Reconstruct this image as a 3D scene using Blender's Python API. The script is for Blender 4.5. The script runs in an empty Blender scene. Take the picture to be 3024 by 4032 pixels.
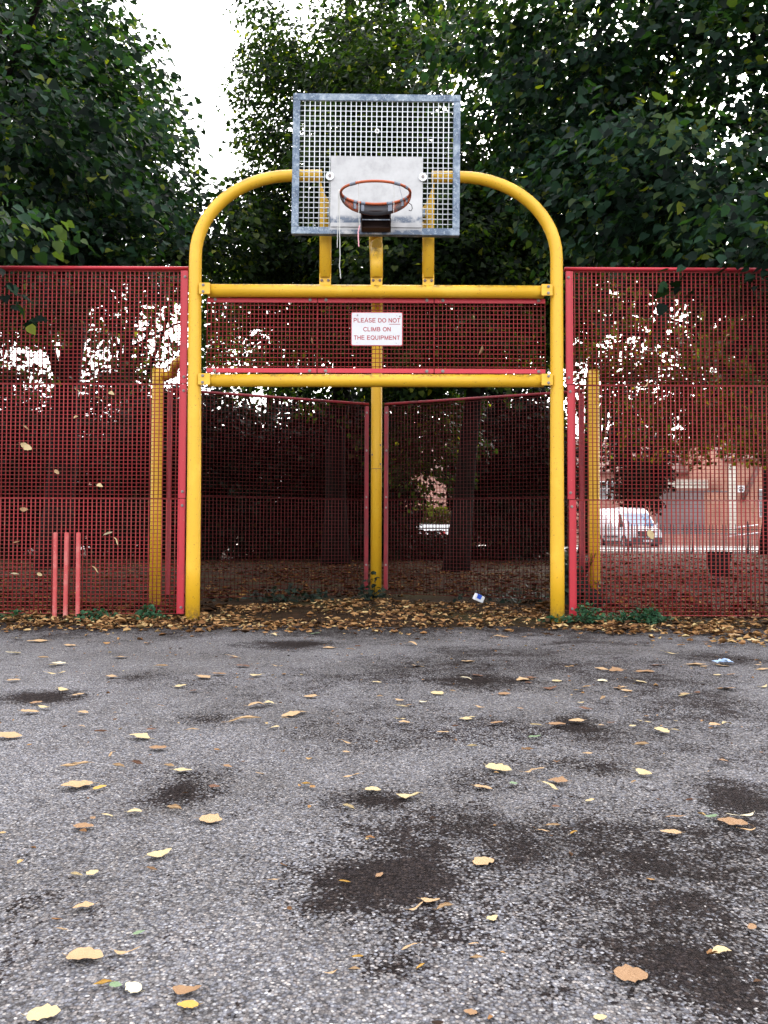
import bpy, math, random
import numpy as np
from mathutils import Vector, Matrix

random.seed(7)
rng = np.random.default_rng(11)
S = bpy.context.scene
COL = S.collection
R = math.radians
PI = math.pi

# ------------------------------------------------------------------ camera
CAM_H = 0.653
F = 3030.0
cam_rot = Matrix.Rotation(R(90 + 1.777), 3, 'X') @ Matrix.Rotation(R(0.22), 3, 'Z')
cd = bpy.data.cameras.new('camera')
cd.sensor_fit = 'VERTICAL'
cd.sensor_height = 36.0
cd.lens = 36.0 * F / 4032.0
cd.clip_start = 0.05
cd.clip_end = 2000.0
cam = bpy.data.objects.new('camera', cd)
cam.location = (0, 0, CAM_H)
cam.rotation_euler = cam_rot.to_euler()
COL.objects.link(cam)
S.camera = cam


def ray(px, py):
    return cam_rot @ Vector(((px - 1512) / F, (2016 - py) / F, -1.0))


def P(px, py, Y):                       # photograph measurement -> world point at depth Y
    d = ray(px, py)
    k = Y / d.y
    return Vector((d.x * k, Y, CAM_H + d.z * k))


def G(px, py, z=0.0):                   # photograph measurement -> point on the ground
    d = ray(px, py)
    k = (z - CAM_H) / d.z
    return Vector((d.x * k, d.y * k, z))


# ------------------------------------------------------------------ node helpers
def material(name):
    m = bpy.data.materials.new(name)
    m.use_nodes = True
    nt = m.node_tree
    bsdf = nt.nodes['Principled BSDF']
    return m, nt, bsdf


def node(nt, kind, **kw):
    n = nt.nodes.new(kind)
    for k, v in kw.items():
        if k in n.inputs:
            n.inputs[k].default_value = v
        else:
            setattr(n, k, v)
    return n


def coords(nt, scale=(1, 1, 1), space='Object'):
    t = nt.nodes.new('ShaderNodeTexCoord')
    if space == 'World':
        g = nt.nodes.new('ShaderNodeNewGeometry')
        src = g.outputs['Position']
    else:
        src = t.outputs[space]
    mp = nt.nodes.new('ShaderNodeMapping')
    mp.inputs['Scale'].default_value = scale
    nt.links.new(src, mp.inputs['Vector'])
    return mp.outputs['Vector']


def noise(nt, vec, scale, detail=4, rough=0.6):
    n = nt.nodes.new('ShaderNodeTexNoise')
    n.inputs['Scale'].default_value = scale
    n.inputs['Detail'].default_value = detail
    n.inputs['Roughness'].default_value = rough
    nt.links.new(vec, n.inputs['Vector'])
    return n.outputs['Fac']


def ramp(nt, fac, stops, interp='LINEAR'):
    r = nt.nodes.new('ShaderNodeValToRGB')
    cr = r.color_ramp
    cr.interpolation = interp
    while len(cr.elements) > 1:
        cr.elements.remove(cr.elements[-1])
    cr.elements[0].position = stops[0][0]
    cr.elements[0].color = (*stops[0][1], 1) if len(stops[0][1]) == 3 else stops[0][1]
    for p, c in stops[1:]:
        e = cr.elements.new(p)
        e.color = (*c, 1)
    nt.links.new(fac, r.inputs['Fac'])
    return r.outputs['Color']


def mixc(nt, fac, a, b, mode='MIX'):
    n = nt.nodes.new('ShaderNodeMix')
    n.data_type = 'RGBA'
    n.blend_type = mode
    for sock, v in ((n.inputs[0], fac), (n.inputs[6], a), (n.inputs[7], b)):
        if isinstance(v, bpy.types.NodeSocket):
            nt.links.new(v, sock)
        elif isinstance(v, (int, float)):
            sock.default_value = v
        else:
            sock.default_value = (*v, 1)
    return n.outputs[2]


def math_n(nt, op, a, b=None, clamp=False):
    n = nt.nodes.new('ShaderNodeMath')
    n.operation = op
    n.use_clamp = clamp
    for i, v in enumerate((a, b)):
        if v is None:
            continue
        if isinstance(v, bpy.types.NodeSocket):
            nt.links.new(v, n.inputs[i])
        else:
            n.inputs[i].default_value = v
    return n.outputs[0]


def bump(nt, bsdf, height, strength=0.3, dist=0.01):
    b = nt.nodes.new('ShaderNodeBump')
    b.inputs['Strength'].default_value = strength
    b.inputs['Distance'].default_value = dist
    nt.links.new(height, b.inputs['Height'])
    nt.links.new(b.outputs['Normal'], bsdf.inputs['Normal'])


def paint(name, base, dark, rough=0.45, worn=None, wear=0.62, grime=0.55, scale=6.0, spec=0.4):
    """painted metal: colour, grimy blotches, small chips of another colour"""
    m, nt, b = material(name)
    v = coords(nt, space='World')
    g = noise(nt, v, scale, 6, 0.65)
    c = ramp(nt, g, [(0.0, tuple(x * 0.86 for x in base)), (0.45, base), (grime, base), (min(0.98, grime + 0.22), dark)])
    if worn:
        w = noise(nt, v, scale * 9, 5, 0.7)
        wm = ramp(nt, w, [(wear, (0, 0, 0)), (wear + 0.05, (1, 1, 1))])
        c = mixc(nt, wm, c, worn)
    nt.links.new(c, b.inputs['Base Color'])
    b.inputs['Roughness'].default_value = rough
    b.inputs['Specular IOR Level'].default_value = spec
    bump(nt, b, noise(nt, v, scale * 25, 3), 0.12, 0.004)
    return m


M = {}


def yellow_paint():
    m, nt, b = material('yellow_paint')
    v = coords(nt, space='World')
    base = (0.60, 0.340, 0.018)
    big = noise(nt, v, 3.0, 5, 0.6)
    c = ramp(nt, big, [(0.3, (0.56, 0.325, 0.016)), (0.55, base), (0.8, (0.66, 0.42, 0.04))])
    # algae and soot lie on the upward faces of bars and bends
    geo = nt.nodes.new('ShaderNodeNewGeometry')
    sx = nt.nodes.new('ShaderNodeSeparateXYZ')
    nt.links.new(geo.outputs['Normal'], sx.inputs[0])
    up = math_n(nt, 'SMOOTHSTEP', sx.outputs['Z']) if False else ramp(nt, sx.outputs['Z'], [(0.05, (0, 0, 0)), (0.7, (1, 1, 1))])
    sp = nt.nodes.new('ShaderNodeSeparateXYZ')
    nt.links.new(geo.outputs['Position'], sp.inputs[0])
    grit = ramp(nt, noise(nt, v, 34, 6, 0.75), [(0.42, (0, 0, 0)), (0.58, (1, 1, 1))])
    area = ramp(nt, noise(nt, v, 4.2, 3, 0.5), [(0.38, (0.15, 0.15, 0.15)), (0.58, (1, 1, 1))])
    dirt = mixc(nt, 1.0, mixc(nt, 1.0, up, grit, 'MULTIPLY'), area, 'MULTIPLY')
    c = mixc(nt, dirt, c, (0.13, 0.085, 0.02))
    spots = ramp(nt, noise(nt, v, 55, 4, 0.7), [(0.635, (0, 0, 0)), (0.68, (1, 1, 1))])
    c = mixc(nt, spots, c, (0.22, 0.12, 0.03))
    low = ramp(nt, sp.outputs['Z'], [(0.0, (1, 1, 1)), (0.13, (0, 0, 0))])
    mud = mixc(nt, 1.0, low, ramp(nt, noise(nt, v, 40, 5, 0.7), [(0.42, (0, 0, 0)), (0.6, (1, 1, 1))]), 'MULTIPLY')
    c = mixc(nt, mud, c, (0.16, 0.11, 0.05))
    nt.links.new(c, b.inputs['Base Color'])
    b.inputs['Roughness'].default_value = 0.42
    b.inputs['Specular IOR Level'].default_value = 0.35
    bump(nt, b, noise(nt, v, 160, 3), 0.10, 0.003)
    return m


M['yellow'] = yellow_paint()
M['red'] = paint('red_paint', (0.40, 0.016, 0.030), (0.22, 0.022, 0.030), 0.45, (0.50, 0.16, 0.13), 0.66, 0.6, 5)
M['mesh_red'] = paint('weathered_red_mesh', (0.225, 0.030, 0.031), (0.12, 0.032, 0.026), 0.6, (0.19, 0.085, 0.055), 0.60, 0.5, 4, 0.12)
M['mesh_rear'] = paint('shaded_red_mesh', (0.070, 0.013, 0.013), (0.035, 0.012, 0.010), 0.65, (0.055, 0.026, 0.02), 0.6, 0.5, 4, 0.06)  # darker copy of the front mesh, recess shade put into the colour
M['shade_red'] = paint('shaded_red_frame', (0.19, 0.010, 0.018), (0.09, 0.011, 0.014), 0.5, (0.20, 0.08, 0.06), 0.66, 0.5, 5)  # red paint darkened: the shade on the rear frames is in the colour
M['stump_red'] = paint('faded_red_bar', (0.40, 0.055, 0.055), (0.44, 0.16, 0.14), 0.5, (0.50, 0.28, 0.25), 0.62, 0.5, 7)
M['steel'] = paint('galvanised_bar', (0.56, 0.59, 0.61), (0.44, 0.48, 0.50), 0.5, None, 0.6, 0.55, 9)
M['zinc'] = None
M['plate'] = None
M['bolt'] = paint('rusty_bolt', (0.16, 0.10, 0.07), (0.08, 0.05, 0.04), 0.6, None, 0.6, 0.5, 30)
M['grey_bolt'] = paint('grey_bolt', (0.20, 0.17, 0.16), (0.12, 0.09, 0.09), 0.5, None, 0.6, 0.5, 30)
M['washer'] = paint('pale_washer', (0.75, 0.77, 0.80), (0.6, 0.62, 0.64), 0.4, None, 0.6, 0.6, 20)
M['orange'] = paint('chipped_orange_paint', (0.36, 0.072, 0.020), (0.20, 0.045, 0.016), 0.5, (0.10, 0.075, 0.07), 0.60, 0.55, 14)
M['band'] = paint('peeling_band', (0.34, 0.072, 0.022), (0.07, 0.055, 0.06), 0.55, (0.05, 0.042, 0.045), 0.56, 0.36, 9)
M['tape'] = paint('grey_tape', (0.17, 0.19, 0.24), (0.10, 0.11, 0.13), 0.5, None, 0.6, 0.5, 30)
M['bare_metal'] = paint('bare_dark_metal', (0.035, 0.034, 0.040), (0.018, 0.016, 0.018), 0.6, (0.16, 0.05, 0.02), 0.68, 0.5, 12)
M['brown_metal'] = paint('red_brown_bracket', (0.026, 0.009, 0.006), (0.010, 0.005, 0.004), 0.7, (0.06, 0.02, 0.012), 0.62, 0.45, 10)
M['cord'] = paint('white_cord', (0.40, 0.40, 0.38), (0.3, 0.3, 0.28), 0.8, None, 0.6, 0.6, 40)
M['pink_cord'] = paint('pink_cord', (0.62, 0.30, 0.34), (0.6, 0.4, 0.4), 0.8, None, 0.6, 0.6, 40)


def zinc():
    m, nt, b = material('weathered_zinc')
    v = coords(nt, space='World')
    n1 = noise(nt, v, 9, 7, 0.72)
    c = ramp(nt, n1, [(0.32, (0.022, 0.040, 0.075)), (0.47, (0.070, 0.105, 0.16)), (0.60, (0.19, 0.235, 0.285)), (0.76, (0.40, 0.43, 0.46))])
    sp = ramp(nt, noise(nt, v, 70, 4, 0.7), [(0.55, (0, 0, 0)), (0.68, (1, 1, 1))])
    c = mixc(nt, sp, c, (0.36, 0.40, 0.44))
    nt.links.new(c, b.inputs['Base Color'])
    b.inputs['Metallic'].default_value = 0.15
    b.inputs['Roughness'].default_value = 0.5
    return m


def plate():
    m, nt, b = material('pale_steel_plate')
    v = coords(nt, space='World')
    c = ramp(nt, noise(nt, v, 7, 7, 0.65), [(0.30, (0.28, 0.28, 0.285)), (0.5, (0.37, 0.37, 0.375)), (0.72, (0.43, 0.43, 0.435))])
    sc = ramp(nt, noise(nt, v, 26, 6, 0.75), [(0.66, (0, 0, 0)), (0.74, (1, 1, 1))])
    c = mixc(nt, sc, c, (0.30, 0.31, 0.33))
    # dark bare-metal smears rubbed along the foot of the plate
    g = nt.nodes.new('ShaderNodeNewGeometry')
    s = nt.nodes.new('ShaderNodeSeparateXYZ')
    nt.links.new(g.outputs['Position'], s.inputs[0])
    zz = math_n(nt, 'SUBTRACT', s.outputs['Z'], 2.94)
    foot = ramp(nt, zz, [(0.0, (1, 1, 1)), (0.055, (1, 1, 1)), (0.062, (0, 0, 0)), (0.105, (0, 0, 0)), (0.112, (1, 1, 1)), (0.15, (0.9, 0.9, 0.9)), (0.175, (0, 0, 0))])
    br = ramp(nt, noise(nt, v, 11, 7, 0.75), [(0.40, (0, 0, 0)), (0.55, (1, 1, 1))])
    c = mixc(nt, mixc(nt, 1.0, foot, br, 'MULTIPLY'), c, (0.05, 0.075, 0.12))
    nt.links.new(c, b.inputs['Base Color'])
    b.inputs['Roughness'].default_value = 0.55
    return m


M['zinc'] = zinc()
M['plate'] = plate()


def leaf_material(name, dark, light, warm, translucent=0.28, rough=0.55, spec=0.07):
    m, nt, b = material(name)
    a = nt.nodes.new('ShaderNodeAttribute')
    a.attribute_name = 'tone'
    c = ramp(nt, a.outputs['Fac'], [(0.0, dark), (0.35, tuple((x + y * 0.6) / 2 for x, y in zip(dark, light))), (0.85, light), (0.9, light), (0.97, warm), (1.0, warm)])
    nt.links.new(c, b.inputs['Base Color'])
    b.inputs['Roughness'].default_value = rough
    b.inputs['Specular IOR Level'].default_value = spec
    t = nt.nodes.new('ShaderNodeBsdfTranslucent')
    tc = mixc(nt, 1.0, c, (3.6, 3.8, 0.7), 'MULTIPLY')
    nt.links.new(tc, t.inputs['Color'])
    mx = nt.nodes.new('ShaderNodeMixShader')
    mx.inputs[0].default_value = translucent
    out = nt.nodes['Material Output']
    nt.links.new(b.outputs[0], mx.inputs[1])
    nt.links.new(t.outputs[0], mx.inputs[2])
    nt.links.new(mx.outputs[0], out.inputs['Surface'])
    return m


M['lime_leaf'] = leaf_material('lime_leaf', (0.0018, 0.0055, 0.0042), (0.016, 0.042, 0.026), (0.10, 0.12, 0.02))
M['mid_leaf'] = leaf_material('mid_leaf', (0.002, 0.0055, 0.003), (0.018, 0.036, 0.012), (0.11, 0.12, 0.02), 0.40)
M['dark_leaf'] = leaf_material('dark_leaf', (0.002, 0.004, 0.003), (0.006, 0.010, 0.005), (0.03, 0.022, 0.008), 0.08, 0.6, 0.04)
M['turning_leaf'] = leaf_material('turning_leaf', (0.008, 0.011, 0.004), (0.040, 0.040, 0.009), (0.17, 0.105, 0.02), 0.42)
M['weed_leaf'] = leaf_material('weed_leaf', (0.010, 0.036, 0.019), (0.040, 0.100, 0.052), (0.06, 0.13, 0.06), 0.12)
M['ivy_leaf'] = leaf_material('ivy_leaf', (0.006, 0.012, 0.010), (0.018, 0.030, 0.020), (0.02, 0.03, 0.02), 0.05, 0.5, 0.08)


def litter_mat(name, stops, rough=0.7):
    m, nt, b = material(name)
    a = nt.nodes.new('ShaderNodeAttribute')
    a.attribute_name = 'tone'
    c = ramp(nt, a.outputs['Fac'], stops)
    v = coords(nt, space='World')
    n = ramp(nt, noise(nt, v, 90, 4, 0.7), [(0.35, (0.62, 0.58, 0.55)), (0.6, (1, 1, 1))])
    c = mixc(nt, 1.0, c, n, 'MULTIPLY')
    nt.links.new(c, b.inputs['Base Color'])
    b.inputs['Roughness'].default_value = rough
    b.inputs['Specular IOR Level'].default_value = 0.10
    return m


M['litter'] = litter_mat('dry_leaf_litter', [(0.0, (0.026, 0.014, 0.009)), (0.25, (0.085, 0.043, 0.020)), (0.5, (0.20, 0.098, 0.038)), (0.75, (0.33, 0.19, 0.080)), (1.0, (0.46, 0.35, 0.17))])
M['wood_litter'] = litter_mat('woodland_litter', [(0.0, (0.014, 0.006, 0.003)), (0.4, (0.055, 0.023, 0.007)), (0.8, (0.115, 0.050, 0.013)), (1.0, (0.22, 0.115, 0.035))], 0.9)


def dry_leaf(name, base, edge):
    m, nt, b = material(name)
    v = coords(nt)
    c = ramp(nt, noise(nt, v, 40, 5, 0.65), [(0.32, edge), (0.5, base), (0.75, tuple(min(0.9, x * 1.15) for x in base))])
    sp = ramp(nt, noise(nt, v, 130, 3, 0.6), [(0.62, (0, 0, 0)), (0.68, (1, 1, 1))])
    c = mixc(nt, sp, c, tuple(x * 0.45 for x in edge))
    nt.links.new(c, b.inputs['Base Color'])
    b.inputs['Roughness'].default_value = 0.65
    b.inputs['Specular IOR Level'].default_value = 0.25
    bump(nt, b, noise(nt, v, 60, 3), 0.4, 0.002)
    return m


DRY = {
    'pale yellow': dry_leaf('pale_yellow_leaf', (0.41, 0.325, 0.18), (0.31, 0.215, 0.10)),
    'tan': dry_leaf('tan_leaf', (0.36, 0.24, 0.13), (0.25, 0.145, 0.07)),
    'orange brown': dry_leaf('orange_brown_leaf', (0.24, 0.140, 0.072), (0.15, 0.075, 0.035)),
    'golden yellow': dry_leaf('golden_leaf', (0.42, 0.25, 0.055), (0.29, 0.14, 0.03)),
    'dark brown': dry_leaf('dark_brown_leaf', (0.12, 0.055, 0.03), (0.06, 0.03, 0.02)),
    'dull green': dry_leaf('dull_green_leaf', (0.14, 0.20, 0.11), (0.09, 0.14, 0.08)),
    'cream': dry_leaf('cream_leaf', (0.50, 0.44, 0.31), (0.4, 0.33, 0.2)),
}


def bark():
    m, nt, b = material('bark')
    v = coords(nt, (1, 1, 0.25), space='World')
    n = noise(nt, v, 16, 7, 0.7)
    nt.links.new(ramp(nt, n, [(0.3, (0.003, 0.0025, 0.0022)), (0.55, (0.008, 0.0065, 0.0055)), (0.8, (0.016, 0.013, 0.010))]), b.inputs['Base Color'])
    b.inputs['Roughness'].default_value = 0.9
    b.inputs['Specular IOR Level'].default_value = 0.05
    bump(nt, b, n, 0.7, 0.03)
    return m


M['bark'] = bark()


def asphalt():
    m, nt, b = material('worn_asphalt')
    v = coords(nt, space='World')
    vo = node(nt, 'ShaderNodeTexVoronoi', Scale=205.0)
    nt.links.new(v, vo.inputs['Vector'])
    sep = nt.nodes.new('ShaderNodeSeparateColor')
    nt.links.new(vo.outputs['Color'], sep.inputs[0])
    stone = ramp(nt, sep.outputs[0], [(0.0, (0.055, 0.0535, 0.054)), (0.30, (0.116, 0.1135, 0.1155)), (0.7, (0.184, 0.180, 0.182)), (0.93, (0.25, 0.245, 0.243)), (1.0, (0.40, 0.39, 0.375))])
    tint = ramp(nt, sep.outputs[1], [(0.0, (1.06, 0.98, 0.92)), (0.5, (1, 1, 1)), (1.0, (0.93, 0.97, 1.08))])
    stone = mixc(nt, 1.0, stone, tint, 'MULTIPLY')
    gap = ramp(nt, vo.outputs['Distance'], [(0.35, (1, 1, 1)), (0.78, (0.50, 0.49, 0.50))])
    stone = mixc(nt, 1.0, stone, gap, 'MULTIPLY')
    broad = ramp(nt, noise(nt, v, 1.1, 5, 0.6), [(0.3, (0.74, 0.72, 0.71)), (0.6, (1.14, 1.14, 1.18))])
    stone = mixc(nt, 1.0, stone, broad, 'MULTIPLY')
    mid = ramp(nt, noise(nt, v, 9, 5, 0.65), [(0.3, (0.80, 0.79, 0.78)), (0.65, (1.08, 1.08, 1.08))])
    stone = mixc(nt, 1.0, stone, mid, 'MULTIPLY')
    # damp moss and silt: stains with their own shape (attribute) broken up by noise at several sizes
    a = nt.nodes.new('ShaderNodeAttribute')
    a.attribute_name = 'silt'
    n1 = noise(nt, v, 2.6, 6, 0.7)
    n2 = noise(nt, v, 9, 7, 0.75)
    n3 = noise(nt, v, 70, 4, 0.75)
    f = math_n(nt, 'ADD', a.outputs['Fac'], math_n(nt, 'MULTIPLY', math_n(nt, 'SUBTRACT', n1, 0.5), 1.5))
    f = math_n(nt, 'ADD', f, math_n(nt, 'MULTIPLY', math_n(nt, 'SUBTRACT', n2, 0.5), 2.3))
    f = math_n(nt, 'ADD', f, math_n(nt, 'MULTIPLY', math_n(nt, 'SUBTRACT', n3, 0.5), 1.6))
    f = math_n(nt, 'SUBTRACT', f, math_n(nt, 'MULTIPLY', sep.outputs[2], 0.85))   # proud stones stay clean
    mask = ramp(nt, f, [(0.0, (0, 0, 0)), (0.36, (1, 1, 1))])
    silt = mixc(nt, 1.0, stone, (0.13, 0.105, 0.098), 'MULTIPLY')
    c = mixc(nt, mask, stone, silt)
    nt.links.new(c, b.inputs['Base Color'])
    b.inputs['Roughness'].default_value = 0.85
    b.inputs['Specular IOR Level'].default_value = 0.05
    h = math_n(nt, 'ADD', math_n(nt, 'MULTIPLY', vo.outputs['Distance'], -0.8), math_n(nt, 'MULTIPLY', n2, 0.6))
    bump(nt, b, h, 0.8, 0.006)
    return m


M['asphalt'] = asphalt()


def soil():
    m, nt, b = material('leafy_soil')
    v = coords(nt, space='World')
    n = noise(nt, v, 14, 8, 0.75)
    c = ramp(nt, n, [(0.3, (0.007, 0.005, 0.004)), (0.5, (0.020, 0.011, 0.006)), (0.72, (0.045, 0.023, 0.010))])
    g = ramp(nt, noise(nt, v, 0.9, 4), [(0.5, (0, 0, 0)), (0.7, (0.5, 0.5, 0.5))])
    c = mixc(nt, g, c, (0.045, 0.045, 0.018))
    nt.links.new(c, b.inputs['Base Color'])
    b.inputs['Roughness'].default_value = 0.95
    b.inputs['Specular IOR Level'].default_value = 0.05
    bump(nt, b, n, 0.8, 0.03)
    return m


M['soil'] = soil()


def simple(name, col, rough=0.6, var=0.25, scale=5, metallic=0.0, spec=0.4):
    m, nt, b = material(name)
    v = coords(nt, space='World')
    lo = tuple(x * (1 - var) for x in col)
    hi = tuple(min(1, x * (1 + var * 0.6)) for x in col)
    nt.links.new(ramp(nt, noise(nt, v, scale, 5, 0.65), [(0.3, lo), (0.55, col), (0.75, hi)]), b.inputs['Base Color'])
    b.inputs['Roughness'].default_value = rough
    b.inputs['Metallic'].default_value = metallic
    b.inputs['Specular IOR Level'].default_value = spec
    return m


def brick(name, a, bcol, mortar, scale=1.0):
    m, nt, b = material(name)
    g = nt.nodes.new('ShaderNodeNewGeometry')
    s = nt.nodes.new('ShaderNodeSeparateXYZ')
    nt.links.new(g.outputs['Position'], s.inputs[0])
    cmb = nt.nodes.new('ShaderNodeCombineXYZ')
    nt.links.new(math_n(nt, 'ADD', s.outputs['X'], s.outputs['Y']), cmb.inputs[0])
    nt.links.new(s.outputs['Z'], cmb.inputs[1])
    br = nt.nodes.new('ShaderNodeTexBrick')
    br.inputs['Color1'].default_value = (*a, 1)
    br.inputs['Color2'].default_value = (*bcol, 1)
    br.inputs['Mortar'].default_value = (*mortar, 1)
    br.inputs['Scale'].default_value = 1.0
    br.inputs['Brick Width'].default_value = 0.225 * scale
    br.inputs['Row Height'].default_value = 0.075 * scale
    br.inputs['Mortar Size'].default_value = 0.008 * scale
    nt.links.new(cmb.outputs[0], br.inputs['Vector'])
    v = coords(nt, space='World')
    w = ramp(nt, noise(nt, v, 0.8, 5), [(0.3, (0.75, 0.75, 0.75)), (0.7, (1.1, 1.1, 1.1))])
    nt.links.new(mixc(nt, 1.0, br.outputs['Color'], w, 'MULTIPLY'), b.inputs['Base Color'])
    b.inputs['Roughness'].default_value = 0.9
    return m


M['brick'] = brick('red_brick', (0.36, 0.145, 0.110), (0.43, 0.195, 0.150), (0.40, 0.33, 0.28))
M['orange_brick'] = brick('orange_brick', (0.43, 0.185, 0.115), (0.36, 0.145, 0.095), (0.40, 0.33, 0.28))
M['render_wall'] = simple('grey_render', (0.22, 0.19, 0.19), 0.9, 0.2, 1.2)
M['pale_stone'] = simple('pale_stone', (0.58, 0.54, 0.47), 0.8, 0.25, 3)
M['tiles'] = simple('roof_tiles', (0.16, 0.09, 0.075), 0.8, 0.3, 2)
M['slate'] = simple('slate', (0.14, 0.13, 0.14), 0.6, 0.3, 2)
M['road'] = simple('road_surface', (0.34, 0.33, 0.33), 0.85, 0.15, 0.6)
M['pavement'] = simple('pavement_slabs', (0.38, 0.35, 0.32), 0.85, 0.2, 1.5)
M['kerb'] = simple('kerb_stone', (0.42, 0.41, 0.39), 0.8, 0.2, 2)
M['black_iron'] = simple('black_iron', (0.012, 0.012, 0.013), 0.5, 0.2, 4)
M['bin_plastic'] = simple('dark_bin', (0.008, 0.010, 0.009), 0.7, 0.3, 6, 0.0, 0.08)
M['white_van'] = simple('white_van_paint', (0.52, 0.54, 0.57), 0.25, 0.08, 1.5, 0, 0.5)
M['black_trim'] = simple('black_trim', (0.02, 0.02, 0.022), 0.55, 0.2, 5)
M['tyre'] = simple('tyre_rubber', (0.015, 0.015, 0.015), 0.8, 0.2, 8)
M['alloy'] = simple('wheel_steel', (0.35, 0.35, 0.36), 0.4, 0.2, 8, 0.6)
M['lamp'] = simple('headlamp', (0.6, 0.62, 0.65), 0.15, 0.1, 10)
M['white_frame'] = simple('white_window_frame', (0.75, 0.76, 0.78), 0.5, 0.08, 3)
M['sign_white'] = simple('sign_white', (0.47, 0.475, 0.50), 0.35, 0.06, 6)
M['sign_red'] = simple('sign_red', (0.30, 0.015, 0.02), 0.45, 0.15, 20)
M['blue_foil'] = simple('blue_foil', (0.30, 0.42, 0.62), 0.35, 0.5, 60)
M['can_blue'] = simple('carton_blue', (0.03, 0.10, 0.55), 0.4, 0.2, 30)
M['can_white'] = simple('carton_white', (0.7, 0.72, 0.76), 0.4, 0.1, 30)


def glass(name, col):
    m, nt, b = material(name)
    b.inputs['Base Color'].default_value = (*col, 1)
    b.inputs['Roughness'].default_value = 0.04
    b.inputs['Specular IOR Level'].default_value = 0.9
    b.inputs['Coat Weight'].default_value = 1.0
    b.inputs['Coat Roughness'].default_value = 0.02
    return m


M['windscreen'] = glass('windscreen_glass', (0.10, 0.17, 0.27))  # blue reflection painted into the base colour
M['dark_glass'] = glass('dark_glass', (0.02, 0.022, 0.025))


# ------------------------------------------------------------------ mesh helpers
def link(o, parent=None):
    COL.objects.link(o)
    if parent:
        o.parent = parent
    return o


class MB:
    def __init__(self):
        self.v = []
        self.f = []
        self.smooth = []

    def add(self, vs, fs, smooth=False):
        n = len(self.v)
        self.v += [tuple(p) for p in vs]
        self.f += [tuple(i + n for i in f) for f in fs]
        self.smooth += [smooth] * len(fs)
        return self

    def box(self, c, s, rot=None):
        x, y, z = (k / 2 for k in s)
        pts = [Vector(p) for p in ((-x, -y, -z), (x, -y, -z), (x, y, -z), (-x, y, -z), (-x, -y, z), (x, -y, z), (x, y, z), (-x, y, z))]
        if rot:
            pts = [rot @ p for p in pts]
        c = Vector(c)
        return self.add([p + c for p in pts], [(0, 3, 2, 1), (4, 5, 6, 7), (0, 1, 5, 4), (1, 2, 6, 5), (2, 3, 7, 6), (3, 0, 4, 7)])

    def bbox(self, c, s, bev=0.004, rot=None):
        """box with chamfered edges"""
        import bmesh
        bm = bmesh.new()
        bmesh.ops.create_cube(bm, size=1.0)
        for v in bm.verts:
            v.co = Vector((v.co.x * s[0], v.co.y * s[1], v.co.z * s[2]))
        bmesh.ops.bevel(bm, geom=bm.edges[:], offset=min(bev, min(s) * 0.45), segments=2, affect='EDGES')
        c = Vector(c)
        vs = [((rot @ v.co) if rot else v.co) + c for v in bm.verts]
        bm.verts.index_update()
        fs = [[v.index for v in f.verts] for f in bm.faces]
        bm.free()
        return self.add(vs, fs)

    def tube(self, pts, rad, seg=12, cap=True, closed=False, smooth=True):
        pts = [Vector(p) for p in pts]
        n = len(pts)
        rad = [rad] * n if isinstance(rad, (int, float)) else rad
        vs, fs = [], []
        up = Vector((0, 0, 1))
        prev = None
        for i, p in enumerate(pts):
            if closed:
                t = pts[(i + 1) % n] - pts[i - 1]
            else:
                t = pts[min(i + 1, n - 1)] - pts[max(i - 1, 0)]
            t.normalize()
            if prev is None:
                ref = up if abs(t.z) < 0.95 else Vector((0, 1, 0))
                a = t.cross(ref).normalized()
            else:
                a = (prev - t * prev.dot(t)).normalized()
            prev = a
            b = t.cross(a)
            for k in range(seg):
                w = 2 * PI * k / seg
                vs.append(p + (a * math.cos(w) + b * math.sin(w)) * rad[i])
        m = n if closed else n - 1
        for i in range(m):
            for k in range(seg):
                i2 = (i + 1) % n
                fs.append((i * seg + k, i * seg + (k + 1) % seg, i2 * seg + (k + 1) % seg, i2 * seg + k))
        self.add(vs, fs, smooth)
        if cap and not closed:
            base = len(self.v) - len(vs)
            self.f.append(tuple(base + k for k in range(seg - 1, -1, -1)))
            self.f.append(tuple(base + (n - 1) * seg + k for k in range(seg)))
            self.smooth += [False, False]
        return self

    def cyl(self, c, axis, r, h, seg=16, r2=None):
        ax = Vector(axis).normalized()
        c = Vector(c)
        return self.tube([c - ax * h / 2, c + ax * h / 2], [r, r if r2 is None else r2], seg)

    def prism(self, poly, y0, y1):
        """polygon in (x, z) extruded along y"""
        n = len(poly)
        vs = [(x, y0, z) for x, z in poly] + [(x, y1, z) for x, z in poly]
        fs = [tuple(range(n)), tuple(range(2 * n - 1, n - 1, -1))]
        fs += [(i, i + n, (i + 1) % n + n, (i + 1) % n) for i in range(n)]
        return self.add(vs, fs)

    def build(self, name, mat, parent=None):
        me = bpy.data.meshes.new(name)
        me.from_pydata(self.v, [], self.f)
        me.polygons.foreach_set('use_smooth', self.smooth)
        me.materials.append(mat)
        me.update()
        return link(bpy.data.objects.new(name, me), parent)


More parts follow.
